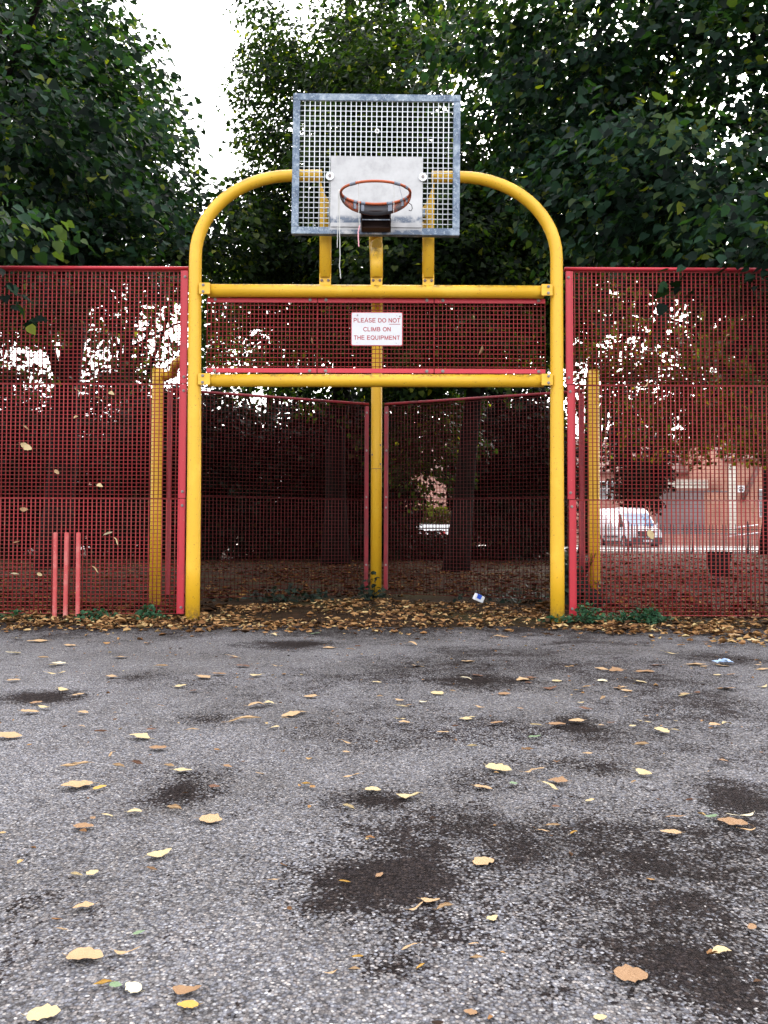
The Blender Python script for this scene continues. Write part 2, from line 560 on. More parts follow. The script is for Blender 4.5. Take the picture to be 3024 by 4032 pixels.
def mesh_np(name, V, Q, mat, parent=None, tone=None, smooth=False):
    me = bpy.data.meshes.new(name)
    V = np.asarray(V, dtype=np.float32).reshape(-1, 3)
    Q = np.asarray(Q, dtype=np.int32)
    k = Q.shape[1]
    me.vertices.add(len(V))
    me.vertices.foreach_set('co', V.ravel())
    me.loops.add(Q.size)
    me.loops.foreach_set('vertex_index', Q.ravel())
    me.polygons.add(len(Q))
    me.polygons.foreach_set('loop_start', np.arange(0, Q.size, k, dtype=np.int32))
    me.polygons.foreach_set('loop_total', np.full(len(Q), k, dtype=np.int32))
    if smooth:
        me.polygons.foreach_set('use_smooth', np.ones(len(Q), dtype=bool))
    if tone is not None:
        at = me.attributes.new('tone', 'FLOAT', 'POINT')
        at.data.foreach_set('value', np.asarray(tone, dtype=np.float32))
    me.update(calc_edges=True)
    me.materials.append(mat)
    return link(bpy.data.objects.new(name, me), parent)


def tag(o, label=None, cat=None, group=None, kind=None):
    if label:
        o['label'] = label
    if cat:
        o['category'] = cat
    if group:
        o['group'] = group
    if kind:
        o['kind'] = kind
    return o


def thing(name, label, cat, loc=(0, 0, 0), group=None):
    o = link(bpy.data.objects.new(name, None))
    o.empty_display_size = 0.2
    o.location = loc
    return tag(o, label, cat, group)


def fix_children(root):
    """children were modelled in world space: keep them there under a moved root"""
    inv = Matrix.Translation(root.location).inverted()
    for c in root.children:
        c.matrix_parent_inverse = inv


def duplicate(root, loc, rotz=None):
    r = root.copy()
    COL.objects.link(r)
    r.location = loc
    if rotz is not None:
        r.rotation_euler = (0, 0, rotz)
    for ch in list(root.children):
        c = ch.copy()
        COL.objects.link(c)
        c.parent = r
        for g in ch.children:
            d = g.copy()
            COL.objects.link(d)
            d.parent = c
    return r


# value noise in numpy
class VNoise:
    def __init__(self, seed):
        self.t = np.random.default_rng(seed).random((64, 64, 64))

    def __call__(self, p, scale=1.0):
        q = np.asarray(p) * scale + 1000.0
        i = np.floor(q).astype(int)
        f = q - i
        f = f * f * (3 - 2 * f)
        o = 0
        for a in (0, 1):
            for b in (0, 1):
                for c in (0, 1):
                    w = (f[:, 0] if a else 1 - f[:, 0]) * (f[:, 1] if b else 1 - f[:, 1]) * (f[:, 2] if c else 1 - f[:, 2])
                    o = o + w * self.t[(i[:, 0] + a) % 64, (i[:, 1] + b) % 64, (i[:, 2] + c) % 64]
        return o


VN = VNoise(3)

# ------------------------------------------------------------------ world, sun
world = bpy.data.worlds.new('World')
S.world = world
world.use_nodes = True
wn = world.node_tree
bg = wn.nodes['Background']
sky = wn.nodes.new('ShaderNodeTexSky')
sky.sky_type = 'NISHITA'
sky.sun_disc = False
SUN_EL, SUN_AZ = R(38), R(22)            # beyond the trees, a little to the right, veiled by cloud
sky.sun_elevation = SUN_EL
sky.sun_rotation = SUN_AZ
sky.dust_density = 6.0
sky.air_density = 1.2
sky.ozone_density = 1.0
hs = wn.nodes.new('ShaderNodeHueSaturation')
hs.inputs['Saturation'].default_value = 0.30   # thin white cloud
wn.links.new(sky.outputs[0], hs.inputs['Color'])
veil = wn.nodes.new('ShaderNodeMix')          # high even cloud over the clear sky
veil.data_type = 'RGBA'
veil.inputs[0].default_value = 0.5
wn.links.new(hs.outputs[0], veil.inputs[6])
veil.inputs[7].default_value = (5.6, 5.55, 5.6, 1)
wn.links.new(veil.outputs[2], bg.inputs['Color'])
bg.inputs['Strength'].default_value = 0.15
sl = bpy.data.lights.new('sun', 'SUN')
sl.energy = 0.6
sl.angle = R(25)
sl.color = (1.0, 0.96, 0.90)
so = link(bpy.data.objects.new('sun', sl))
sd = Vector((math.sin(SUN_AZ) * math.cos(SUN_EL), math.cos(SUN_AZ) * math.cos(SUN_EL), math.sin(SUN_EL)))
so.rotation_euler = sd.to_track_quat('Z', 'Y').to_euler()
so.location = sd * 60
S.view_settings.view_transform = 'Standard'
S.view_settings.look = 'None'
S.view_settings.exposure = 2.55
S.view_settings.gamma = 1.0
S.cycles.max_bounces = 6
S.cycles.diffuse_bounces = 3
S.cycles.transmission_bounces = 3
S.cycles.transparent_max_bounces = 4

# ------------------------------------------------------------------ ground
mb = MB()
mb.add([(-400, -60, -0.012), (400, -60, -0.012), (400, 900, -0.012), (-400, 900, -0.012)], [(0, 1, 2, 3)])
tag(mb.build('ground', M['soil']), kind='structure')

ASPH_END = 5.62
xs = np.concatenate([np.linspace(-40, -4.2, 24)[:-1], np.linspace(-4.2, 4.2, 281), np.linspace(4.2, 40, 24)[1:]])
ys = np.concatenate([np.linspace(-40, 0.7, 28)[:-1], np.linspace(0.7, ASPH_END, 200)])
X, Yg = np.meshgrid(xs, ys)
Pn = np.stack([X.ravel(), Yg.ravel(), np.zeros(X.size)], 1)
# ragged far edge
edge = np.isclose(Pn[:, 1], ASPH_END)
Pn[edge, 1] += (VN(np.stack([Pn[edge, 0], Pn[edge, 0] * 0 + 2, Pn[edge, 0] * 0], 1), 2.3) - 0.5) * 0.30
Pn[:, 2] = (VN(Pn * np.array([1, 1, 0]), 0.8) - 0.5) * 0.012 - 0.004
silt = np.full(len(Pn), 0.04)
# stains measured in the photo: (x, y, half-width, half-height, strength), y/x in 1659-wide units
STAIN = [(620, 1392, 120, 12, .8), (450, 1550, 70, 16, .7), (90, 1503, 100, 16, .9), (1020, 1470, 150, 22, .8),
         (1245, 1562, 70, 24, 1.0), (1290, 1655, 90, 18, .7), (385, 1706, 90, 40, .75), (1000, 1790, 150, 60, .7),
         (830, 1905, 150, 70, 1.1), (720, 1945, 70, 40, .8), (1400, 1870, 130, 60, .75), (1620, 1730, 110, 60, .8),
         (1450, 2060, 170, 70, .8), (1580, 2150, 120, 60, .8), (800, 1725, 110, 26, .8), (940, 1830, 80, 36, .8),
         (1180, 2130, 160, 60, .35), (1330, 1450, 200, 20, .5), (1560, 1420, 120, 20, .7), (1100, 1590, 120, 16, .4),
         (860, 2090, 100, 50, .5), (1130, 1850, 260, 90, .55), (1480, 1960, 220, 120, .55), (1250, 2060, 240, 90, .45), (930, 1990, 160, 80, .6), (1000, 1420, 260, 22, .45), (420, 1470, 200, 16, .35), (1400, 1760, 240, 60, .4), (880, 1850, 200, 90, .7), (900, 1900, 250, 120, .75), (1480, 2080, 240, 140, .7), (1230, 1960, 330, 160, .5), (1040, 1560, 200, 26, .5), (1250, 1640, 200, 24, .5), (1010, 1690, 140, 22, .45), (300, 1460, 120, 14, .5), (560, 1935, 50, 26, .4)]
for (sx, sy, hw, hh, st) in STAIN:
    k = 3024 / 1659
    c = G(sx * k, sy * k)
    a = G((sx + hw) * k, sy * k)
    u = G(sx * k, (sy - hh) * k)
    d = G(sx * k, (sy + hh) * k)
    rx, ry = a.x - c.x, (u.y - d.y) / 2
    q = np.hypot((Pn[:, 0] - c.x) / rx, (Pn[:, 1] - (u.y + d.y) / 2) / ry)
    silt = np.maximum(silt, st * np.clip(1.25 - 0.80 * q, 0, 1.2) * 1.35)
far = np.clip((Pn[:, 1] - 4.4) / 1.1, 0, 1)
silt = np.maximum(silt, far * 0.95)
east = np.clip(Pn[:, 0] * 0.8 + 0.9, 0.05, 1)
silt = np.maximum(silt, np.clip((VN(Pn * np.array([0.8, 1.3, 0]) + 9.0, 1.7) - 0.42) * 2.2, 0, 0.75) * east)
silt = np.maximum(silt, np.clip((Pn[:, 0] - 0.6) / 1.5, 0, 1) * np.clip((Pn[:, 1] - 2.6) / 2, 0, 1) * 0.45)
nx, ny = len(xs), len(ys)
ii = np.arange(nx * ny).reshape(ny, nx)
Q = np.stack([ii[:-1, :-1].ravel(), ii[:-1, 1:].ravel(), ii[1:, 1:].ravel(), ii[1:, :-1].ravel()], 1)
court = mesh_np('court_asphalt', Pn, Q, M['asphalt'], smooth=True)
at = court.data.attributes.new('silt', 'FLOAT', 'POINT')
at.data.foreach_set('value', silt.astype(np.float32))
tag(court, kind='structure')

# road and pavements beyond the park
mb = MB()
mb.box((0, 39.0, -0.004), (240, 11.0, 0.012))
tag(mb.build('road', M['road']), kind='structure')
mb = MB()
mb.box((0, 32.0, 0.03), (240, 2.9, 0.12))
tag(mb.build('pavement', M['pavement']), kind='structure')
mb = MB()
mb.box((0, 46.5, 0.03), (240, 3.9, 0.13))
tag(mb.build('far_pavement', M['pavement']), kind='structure')
mb = MB()
mb.bbox((0, 33.53, 0.035), (240, 0.13, 0.15), 0.02)
mb.bbox((0, 44.47, 0.035), (240, 0.13, 0.15), 0.02)
tag(mb.build('road_kerb', M['kerb']), kind='structure')

# ------------------------------------------------------------------ yellow goal frame
GY = 6.0
pl = P(758, 2440, GY)
pr = P(2195, 2440, GY)
goal = thing('goal_frame', 'tall yellow tubular goal arch with two crossbars carrying the basketball board', 'goal frame', (0, GY, 0))
TR = 0.0545


def arch(xb, xe_px, side):
    xt = P(764 if side < 0 else 2193, 1500, GY).x
    ztop = P(1200, 692, GY).z if side < 0 else P(1800, 697, GY).z
    z1 = P(773, 1010, GY).z
    xc = P(1150 if side < 0 else 1812, 690, GY).x
    xe = P(xe_px, 690, GY).x
    pts = [(xb, GY, -0.12), (xb, GY, 0.4), (xb, GY, 1.2), (xt, GY, z1 - 0.5), (xt, GY, z1)]
    for k in range(1, 15):
        w = k / 14 * PI / 2
        pts.append((xc + (xt - xc) * math.cos(w), GY, z1 + (ztop - z1) * math.sin(w)))
    pts.append(((xc + xe) / 2, GY, ztop))
    pts.append((xe, GY, ztop))
    m = MB()
    rad = [TR, TR, 0.0525, 0.050, 0.0485] + [0.0485 - 0.004 * k / 14 for k in range(1, 15)] + [0.0445, 0.0445]
    m.tube(pts, rad, 24)
    o = m.build('arched_post', M['yellow'], goal)
    return xt, o


xl, _ = arch(pl.x, 1268, -1)
xr, _ = arch(pr.x, 1700, 1)


def bolts(pts, r, mat, parent, h=0.006):
    for c in pts:
        m = MB()
        bolt_head(m, c, r, (0, -1, 0), h)
        m.build('bolt', mat, parent)


def bolt_head(m, c, r=0.012, d=(0, -1, 0), h=0.008):
    m.cyl(Vector(c) + Vector(d) * h / 2, d, r, h, 6)
    m.cyl(Vector(c) + Vector(d) * (h + 0.002), d, r * 0.55, 0.006, 8)


def crossbar(pyl, pyr, label=None):
    a, b = P(820, pyl, GY), P(2140, pyr, GY)
    m = MB()
    m.tube([a, b], 0.0495, 24)
    o = m.build('crossbar', M['yellow'], goal)
    for s, e, xx in ((-1, a, xl), (1, b, xr)):
        fl = MB()
        x0 = xx + (-s) * (TR - 0.004)
        fl.bbox(((x0 + e.x) / 2 - s * 0.010, GY - 0.052, e.z), (abs(e.x - x0) + 0.034, 0.010, 0.090), 0.003)
        f = fl.build('end_plate', M['yellow'], o)
        bolts([((x0 + e.x) / 2, GY - 0.057, e.z + dz) for dz in (-0.026, 0.026)], 0.012, M['grey_bolt'], o)
    return o, a.z, b.z


cb_top, zt1, zt2 = crossbar(1144, 1150)
cb_bot, zb1, zb2 = crossbar(1498, 1500)


# board supports: bolted stub + tube cut on the slant
def half_cut_tube(c, r, z0, zlow, zhigh, tipdir, seg=28):
    """tube whose top is cut by a slanting plane; open, with an inner wall"""
    vs, fs = [], []
    t = Vector((math.cos(tipdir), math.sin(tipdir)))
    for rr in (r, r - 0.006):
        for lev in range(2):
            for k in range(seg):
                w = 2 * PI * k / seg
                x, y = math.cos(w), math.sin(w)
                d = (x * t.x + y * t.y + 1) / 2
                z = z0 if lev == 0 else zlow + (zhigh - zlow) * d ** 1.5
                vs.append((c[0] + x * rr, c[1] + y * rr, z))
    for k in range(seg):
        k2 = (k + 1) % seg
        fs.append((k, k2, seg + k2, seg + k))
        fs.append((2 * seg + k2, 2 * seg + k, 3 * seg + k, 3 * seg + k2))
        fs.append((seg + k, seg + k2, 3 * seg + k2, 3 * seg + k))
        fs.append((k2, k, 2 * seg + k, 2 * seg + k2))
    return vs, fs


def support(pxc, py_bot, py_low, py_tip, tip, r=0.047):
    c = P(pxc, py_bot, GY)
    zlow, zhigh = P(pxc, py_low, GY).z, P(pxc, py_tip, GY).z
    m = MB()
    vs, fs = half_cut_tube((c.x, GY), r, c.z, zlow, zhigh, tip)
    m.add(vs, fs, True)
    o = m.build('support_tube', M['yellow'], goal)
    pm = MB()
    zb = P(pxc, 1122, GY).z
    pm.bbox((c.x, GY - 0.018, (zb + c.z) / 2 + 0.004), (0.090, 0.012, c.z - zb + 0.06), 0.003)
    pm.build('foot_plate', M['yellow'], o)
    bolts([(c.x + dx, GY - 0.0245, (zb + c.z) / 2 + 0.002) for dx in (-0.026, 0.026)], 0.012, M['bolt'], o)
    return o


support(1281, 1096, 808, 712, PI * 0.98)
support(1686, 1098, 820, 716, PI * 0.02)
support(1483, 1096, 984, 930, PI * 0.5, 0.049)

# rear posts of the recess and their arms
RY, CY = 7.30, 8.11
rl = P(611, 2375, RY)
rr_ = P(2340, 2375, RY)
rc = P(1480, 2354, CY)
zrl = P(611, 1452, RY).z
m = MB()
m.tube([(rc.x, CY, -0.1), (rc.x, CY, 1.65), (rc.x, CY, 2.80), (rc.x, CY - 0.08, 2.98), (rc.x, CY - 0.35, 3.10),
        (rc.x, 6.9, 3.20), (rc.x, 6.2, 3.28), (rc.x, 5.96, 3.30)], 0.058, 20)
cpost = m.build('rear_centre_post', M['yellow'], goal)
m = MB()
zj = P(1480, 1847, CY).z
m.tube([(rc.x, CY, zj - 0.003), (rc.x, CY, zj + 0.003)], 0.0595, 20)
m.build('joint_seam', M['bolt'], cpost)
for (bx, by) in ((1497, 1752), (1466, 1790), (1497, 1827)):
    bp = P(bx, by, CY - 0.05)
    m = MB()
    m.cyl((bp.x, CY - 0.052 + abs(bp.x - rc.x) * 0.3, bp.z), (0, -1, 0), 0.011, 0.012, 8)
    m.build('bolt', M['bolt'], cpost)
for base, s in ((rl, -1), (rr_, 1)):
    xf = xl if s < 0 else xr
    m = MB()
    m.tube([(base.x, RY, -0.1), (base.x, RY, 1.0), (base.x, RY, zrl - 0.10), (base.x, RY, zrl)], 0.055, 20)
    rp = m.build('rear_post', M['yellow'], goal)
    if s < 0:
        m = MB()
        m.tube([(base.x + 0.02, RY, zrl - 0.07), (base.x + 0.14, RY - 0.02, zrl - 0.06), (base.x + 0.26, RY - 0.35, zrl - 0.03), (xf - s * 0.0, GY + 0.06, zrl - 0.11)], 0.040, 16)
        m.build('tie_arm', M['yellow'], rp)


# ------------------------------------------------------------------ mesh sheets
def grid_sheet(origin, udir, width, height, pu, pz, wu, wz, mat, name, parent, depth=0.0045, rim=0.0052, z0=0.0, jitter=0.0007):
    """woven bar mesh: uprights of width wu every pu, cross wires wz every pz, in the plane of udir and z"""
    u = np.array([udir[0], udir[1], 0.0])
    n = np.array([udir[1], -udir[0], 0.0])           # towards the viewer
    o = np.array([origin[0], origin[1], origin[2] + z0])
    V, Qs = [], []

    def bar(a, b, side, half, off, th):
        c = [a - side * half + n * (off + th), a + side * half + n * (off + th), a + side * half + n * (off - th), a - side * half + n * (off - th),
             b - side * half + n * (off + th), b + side * half + n * (off + th), b + side * half + n * (off - th), b - side * half + n * (off - th)]
        k = len(V)
        V.extend(c)
        Qs.extend([(k, k + 1, k + 5, k + 4), (k + 1, k + 2, k + 6, k + 5), (k + 2, k + 3, k + 7, k + 6), (k + 3, k, k + 4, k + 7), (k, k + 3, k + 2, k + 1), (k + 4, k + 5, k + 6, k + 7)])
    zz = np.array([0, 0, 1.0])
    nu = int(round(width / pu))
    for i in range(nu + 1):
        x = width * i / nu + random.uniform(-jitter, jitter) * 1.5
        lean = random.uniform(-jitter, jitter) * 2
        bar(o + u * x, o + u * (x + lean) + zz * height, u, wu / 2, 0.001, depth / 2)
    nz = int(round(height / pz))
    for j in range(nz + 1):
        z = height * j / nz + random.uniform(-jitter, jitter)
        bar(o + zz * z, o + u * width + zz * z, zz, wz / 2, -0.0025, depth * 0.42)
    if rim:
        bar(o + zz * 0, o + u * width, zz, rim / 2, 0.0005, depth * 0.6)
        bar(o + zz * height, o + u * width + zz * height, zz, rim / 2, 0.0005, depth * 0.6)
    return mesh_np(name, np.array(V), np.array(Qs), mat, parent)


# mesh panels between the crossbars
MY = GY + 0.052
a = P(816, 1186, MY)
b = P(2147, 1190, MY)
zt_ = P(1480, 1187, MY).z
zb_ = P(1480, 1461, MY).z
joints = [a.x, P(1250, 1300, MY).x, P(1709, 1300, MY).x, b.x]
for k in range(3):
    x0, x1 = joints[k] + 0.003, joints[k + 1] - 0.003
    sh = grid_sheet((x0, MY, zb_), (1, 0), x1 - x0, zt_ - zb_, 0.0308, 0.0345, 0.0046, 0.0056, M['mesh_red'], 'mesh_panel', goal, rim=0.0)
    for zc in (zt_ + 0.002, zb_ - 0.002):
        m = MB()
        m.bbox(((x0 + x1) / 2, MY - 0.013, zc), (x1 - x0, 0.014, 0.037), 0.003)
        m.build('clamp_rail', M['red'], sh)
    bolts([(xx, MY - 0.020, zc) for zc in (zt_ + 0.004, zb_ - 0.004) for xx in (x0 + 0.065, x1 - 0.055)], 0.014, M['grey_bolt'], sh)

fix_children(goal)
for ch in goal.children:
    pass


# ------------------------------------------------------------------ side fences
FY = 6.10


def side_fence(sgn, label):
    t = thing('mesh_fence', label, 'fence', (sgn * 2.4, FY, 0))
    inner = P(738 if sgn < 0 else 2222, 1500, FY).x
    innb = P(726 if sgn < 0 else 2240, 2400, FY).x
    L = 2.35
    ztop = P(300, 1056, FY).z if sgn < 0 else P(2700, 1062, FY).z
    z0 = 0.030
    m = MB()
    m.tube([(inner, FY - 0.01, ztop), (inner + sgn * L, FY - 0.01, ztop)], 0.0135, 12)
    m.bbox((inner + sgn * L / 2, FY + 0.006, ztop - 0.006), (L, 0.030, 0.016), 0.003)
    m.build('top_rail', M['red'], t)
    wpost = 0.046
    hh = (ztop - 0.02 - z0) / 3
    for k in range(3):
        za, zc = z0 + hh * k + 0.002, z0 + hh * (k + 1) - 0.002
        xa = innb + (inner - innb) * (za / ztop)
        up = MB()
        up.bbox((xa + sgn * wpost / 2, FY - 0.012, (za + zc) / 2), (wpost, 0.022, zc - za), 0.003)
        up.bbox((xa + sgn * (wpost + 0.006), FY + 0.004, (za + zc) / 2), (0.010, 0.050, zc - za), 0.002)
        u_o = up.build('upright', M['red'], t)
        bolts([(xa + sgn * wpost * 0.45, FY - 0.023, z0 + hh * k + fz) for fz in (0.055, hh - 0.055)], 0.012, M['grey_bolt'], u_o)
    for k in range(3):
        x0 = inner + sgn * (wpost + 0.004)
        w = L - wpost - 0.02
        org = (x0 if sgn > 0 else x0 - w, FY, z0 + hh * k + 0.003)
        wu, wz = (0.0064, 0.0047) if sgn < 0 else (0.0062, 0.0038)
        grid_sheet(org, (1, 0), w, hh - 0.007, 0.0345, 0.0305, wu, wz, M['mesh_red'], 'mesh_sheet', t, depth=0.007 if sgn < 0 else 0.010)
    # far upright of the bay, just outside the picture
    m = MB()
    m.bbox((inner + sgn * (L - 0.02), FY - 0.012, (z0 + ztop) / 2), (0.046, 0.024, ztop - z0 - 0.04), 0.003)
    m.build('upright', M['red'], t)
    return t


fl = side_fence(-1, 'tall red mesh fence with three red cricket stumps at its foot')
fr = side_fence(1, 'tall red mesh fence in front of the white van and brick houses')
for k, (bx, tx) in enumerate(((215, 219), (257, 263), (306, 309))):
    bp, tp = P(bx, 2424, FY - 0.03), P(tx, 2096, FY - 0.03)
    m = MB()
    ln = tp - bp
    q = Vector((0, 0, 1)).rotation_difference(ln.normalized()).to_matrix()
    m.bbox((bp + tp) / 2 + Vector((0, 0, -0.01)), (0.033, 0.018, ln.length + 0.02), 0.005, q)
    m.build('stump', M['stump_red'], fl)
fix_children(fl)
fix_children(fr)

# recess rear panels (two sheets each) running back to the centre post
for s, base in ((-1, rl), (1, rr_)):
    A = Vector((base.x - s * 0.09, RY + 0.02, 0))
    B = Vector((rc.x + s * 0.085, CY - 0.005, 0))
    if s > 0:
        A, B = B, A
    d = (B - A)
    L = d.length
    u = d.normalized()
    t = thing('recess_fence', 'red mesh panel of the goal recess %s the rear centre post' % ('left of' if s < 0 else 'right of'), 'fence', (A + B) / 2)
    m = MB()
    m.tube([A + Vector((0, 0, 2.045)), B + Vector((0, 0, 2.045))], 0.0145, 12)
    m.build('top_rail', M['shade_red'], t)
    ang = math.atan2(u.y, u.x)
    rot = Matrix.Rotation(ang, 3, 'Z')
    inner_end = B if s < 0 else A
    outer_end = A if s < 0 else B
    iu = -u if s < 0 else u
    m = MB()
    m.bbox(inner_end + iu * 0.020 + Vector((0, -0.012, 1.055)), (0.040, 0.026, 1.93), 0.003, rot)
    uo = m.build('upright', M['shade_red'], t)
    bolts([inner_end + iu * 0.020 + Vector((0, -0.026, z)) for z in (0.35, 0.95, 1.06, 1.55, 1.95)], 0.012, M['grey_bolt'], uo)
    m = MB()
    m.bbox(outer_end - iu * 0.020 + Vector((0, -0.012, 1.055)), (0.040, 0.026, 1.93), 0.003, rot)
    m.build('upright', M['shade_red'], t)
    for k in range(2):
        z0 = 0.05 + k * 0.988
        o0 = A + u * 0.045 + Vector((0, 0, z0))
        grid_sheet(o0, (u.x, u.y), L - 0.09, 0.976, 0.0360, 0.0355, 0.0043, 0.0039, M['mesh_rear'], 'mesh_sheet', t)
    fix_children(t)

# ------------------------------------------------------------------ backboard
BY = 5.84
TLc, TRc, BRc, BLc = P(1152, 366, BY), P(1814, 376, BY), P(1809, 926, BY), P(1150, 922, BY)
bc = (TLc + TRc + BRc + BLc) / 4
bw = ((TRc - TLc).length + (BRc - BLc).length) / 2
bh = ((TLc - BLc).length + (TRc - BRc).length) / 2
roll = math.atan2((TRc - TLc).z, (TRc - TLc).x) * 0.6 + math.atan2((BRc - BLc).z, (BRc - BLc).x) * 0.4
board = thing('basketball_backboard', 'galvanised steel grating backboard with pale centre plate above the goal', 'backboard', bc)
RB = Matrix.Rotation(-roll, 3, 'Y')


def bl(x, y, z):
    return RB @ Vector((x, y, z))


fw = 0.055
m = MB()
m.bbox(bl(0, 0, bh / 2 - fw / 2), (bw, 0.010, fw), 0.003, RB)
m.bbox(bl(0, 0, -bh / 2 + fw / 2), (bw, 0.010, fw), 0.003, RB)
m.bbox(bl(-bw / 2 + fw / 2, 0, 0), (fw, 0.010, bh - 2 * fw - 0.001), 0.003, RB)
m.bbox(bl(bw / 2 - fw / 2, 0, 0), (fw, 0.010, bh - 2 * fw - 0.001), 0.003, RB)
# returned outer flange
m.box(bl(0, 0.024, bh / 2 - 0.003), (bw - 0.006, 0.036, 0.005), RB)
m.box(bl(0, 0.024, -bh / 2 + 0.003), (bw - 0.006, 0.036, 0.005), RB)
m.box(bl(-bw / 2 + 0.003, 0.024, 0), (0.005, 0.036, bh - 0.014), RB)
m.box(bl(bw / 2 - 0.003, 0.024, 0), (0.005, 0.036, bh - 0.014), RB)
m.build('board_frame', M['zinc'], board)
gw, gh = bw - 2 * fw + 0.01, bh - 2 * fw + 0.01
g = grid_sheet((-gw / 2, 0.009, -gh / 2), (1, 0), gw, gh, gw / 30, gh / 25, 0.0066, 0.0054, M['steel'], 'grating', board, depth=0.005, rim=0.0, jitter=0.0003)
g.rotation_euler = (0, -roll, 0)
pc = (P(1301, 619, BY) + P(1663, 924, BY)) / 2 - bc
pw, ph = P(1663, 770, BY).x - P(1301, 770, BY).x, P(1480, 618, BY).z - P(1480, 925, BY).z
m = MB()
m.bbox((pc.x, -0.010, pc.z), (pw, 0.006, ph), 0.002, RB)
pt = m.build('centre_plate', M['plate'], board)
m = MB()
zst = P(1480, 886, BY).z - bc.z
m.bbox((pc.x, -0.017, zst), (pw - 0.012, 0.007, 0.050), 0.002, RB)
m.build('stiffener_strip', M['plate'], pt)
for (bx, by, rr2) in ((1299, 694, 0.031), (1665, 698, 0.031), (1485, 517, 0.017)):
    q = P(bx, by, BY - 0.02) - bc
    m = MB()
    m.cyl((q.x, -0.021, q.z), (0, -1, 0), rr2, 0.014, 24)
    m.cyl((q.x, -0.006, q.z), (0, -1, 0), rr2 * 0.6, 0.028, 16)
    wsh = m.build('washer', M['washer'], board)
    m = MB()
    m.cyl((q.x, -0.031, q.z), (0, -1, 0), rr2 * 0.42, 0.010, 6)
    m.build('bolt', M['grey_bolt'], wsh)
# rear mounting cleats tying the board to the supports
for x, y, z in ((P(1299, 694, BY).x - bc.x, 0.075, 830), (P(1665, 694, BY).x - bc.x, 0.075, 830), (P(1485, 517, BY).x - bc.x, 0.055, 720)):
    m = MB()
    m.bbox((x, y, P(1480, z, BY).z - bc.z), (0.040, 0.110, 0.06), 0.004)
    m.build('mounting_cleat', M['zinc'], board)

# ------------------------------------------------------------------ hoop
HC = P(1479, 760, 5.42)
HR = 0.2475
hoop = thing('basketball_hoop', 'worn orange basketball ring with peeling band and brown bracket, bolted to the plate', 'basketball hoop', HC)
zr = 0.0
m = MB()
m.tube([(HR * math.cos(w), HR * math.sin(w), 0) for w in np.linspace(0, 2 * PI, 64, endpoint=False)], 0.0095, 12, closed=True)
ring = m.build('ring', M['orange'], hoop)
# band under the rear half of the ring, deepest at the bracket
vs, fs = [], []
n = 40
for k in range(n + 1):
    w = R(-8) + (PI + R(16)) * k / n
    dep = 0.012 + 0.070 * max(0.0, math.sin(max(0, min(PI, w)))) ** 0.8
    for rr2, z in ((HR + 0.008, -0.004), (HR + 0.008, -dep), (HR + 0.004, -dep), (HR + 0.004, -0.004)):
        vs.append((rr2 * math.cos(w), rr2 * math.sin(w), z))
for k in range(n):
    for j in range(4):
        fs.append((k * 4 + j, (k + 1) * 4 + j, (k + 1) * 4 + (j + 1) % 4, k * 4 + (j + 1) % 4))
m = MB()
m.add(vs, fs, True)
band = m.build('ring_band', M['band'], hoop)
vs, fs = [], []
for k in range(13):
    w = R(60) + R(60) * k / 12
    dep = 0.010 + 0.072 * math.sin(w) ** 0.8
    for r_, z in ((HR + 0.0095, -0.012), (HR + 0.0095, -dep), (HR + 0.0025, -dep), (HR + 0.0025, -0.012)):
        vs.append((r_ * math.cos(w), r_ * math.sin(w), z))
for k in range(12):
    for j in range(4):
        fs.append((k * 4 + j, (k + 1) * 4 + j, (k + 1) * 4 + (j + 1) % 4, k * 4 + (j + 1) % 4))
fs += [(3, 2, 1, 0), (48, 49, 50, 51)]
m = MB()
m.add(vs, fs, True)
m.build('bare_patch', M['bare_metal'], band)
yb = BY - 0.024 - HC.y
m = MB()
zlo = P(1480, 922, BY).z - HC.z
ztp = -0.030
wd = 0.112
# box bracket: open-fronted housing between ring and plate
prof = [(HR - 0.005, ztp), (yb, ztp + 0.03), (yb, zlo + 0.004), (yb - 0.10, zlo + 0.03), (HR - 0.005, ztp - 0.05)]
for x0, x1 in ((-wd, -wd + 0.006), (wd - 0.006, wd)):
    vs = [(x0, y, z) for y, z in prof] + [(x1, y, z) for y, z in prof]
    k = len(prof)
    m.add(vs, [tuple(range(k)), tuple(range(2 * k - 1, k - 1, -1))] + [(i, (i + 1) % k, (i + 1) % k + k, i + k) for i in range(k)])
m.bbox((0, yb - 0.004, (ztp + zlo) / 2), (2 * wd - 0.013, 0.007, ztp - zlo - 0.01), 0.002)
m.bbox((0, (HR + yb) / 2, ztp + 0.008), (2 * wd - 0.013, yb - HR, 0.006), 0.002)
m.bbox((0, yb - 0.035, zlo + 0.014), (2 * wd - 0.013, 0.05, 0.006), 0.002, Matrix.Rotation(R(-16), 3, 'X'))
m.build('bracket', M['brown_metal'], hoop)
# grey tape wraps on the ring
for w in (2.75, 2.25, 1.98, 1.13, 0.66, 0.42, 4.05, 5.35, 5.75):
    m = MB()
    th = 0.10 if w in (4.05, 5.35, 1.13) else 0.07
    pts = [((HR) * math.cos(w + d), HR * math.sin(w + d), 0) for d in np.linspace(-th, th, 5)]
    m.tube(pts, 0.0115, 12)
    if w < PI:
        c, s_ = math.cos(w), math.sin(w)
        dd = 0.052 * s_
        rot = Matrix.Rotation(w + PI / 2, 3, 'Z')
        m.bbox(((HR + 0.001) * c, (HR + 0.001) * s_, -0.008 - dd / 2), (2 * th * HR * 0.7, 0.004, dd + 0.006), 0.001, rot)
    m.build('tape_wrap', M['tape'], hoop)
m = MB()
m.tube([(HR * 0.93, 0.10, -0.03), (HR + 0.012, 0.085, -0.055), (HR + 0.018, 0.07, -0.085), (HR + 0.008, 0.06, -0.105), (HR - 0.008, 0.06, -0.10)], 0.003, 8)
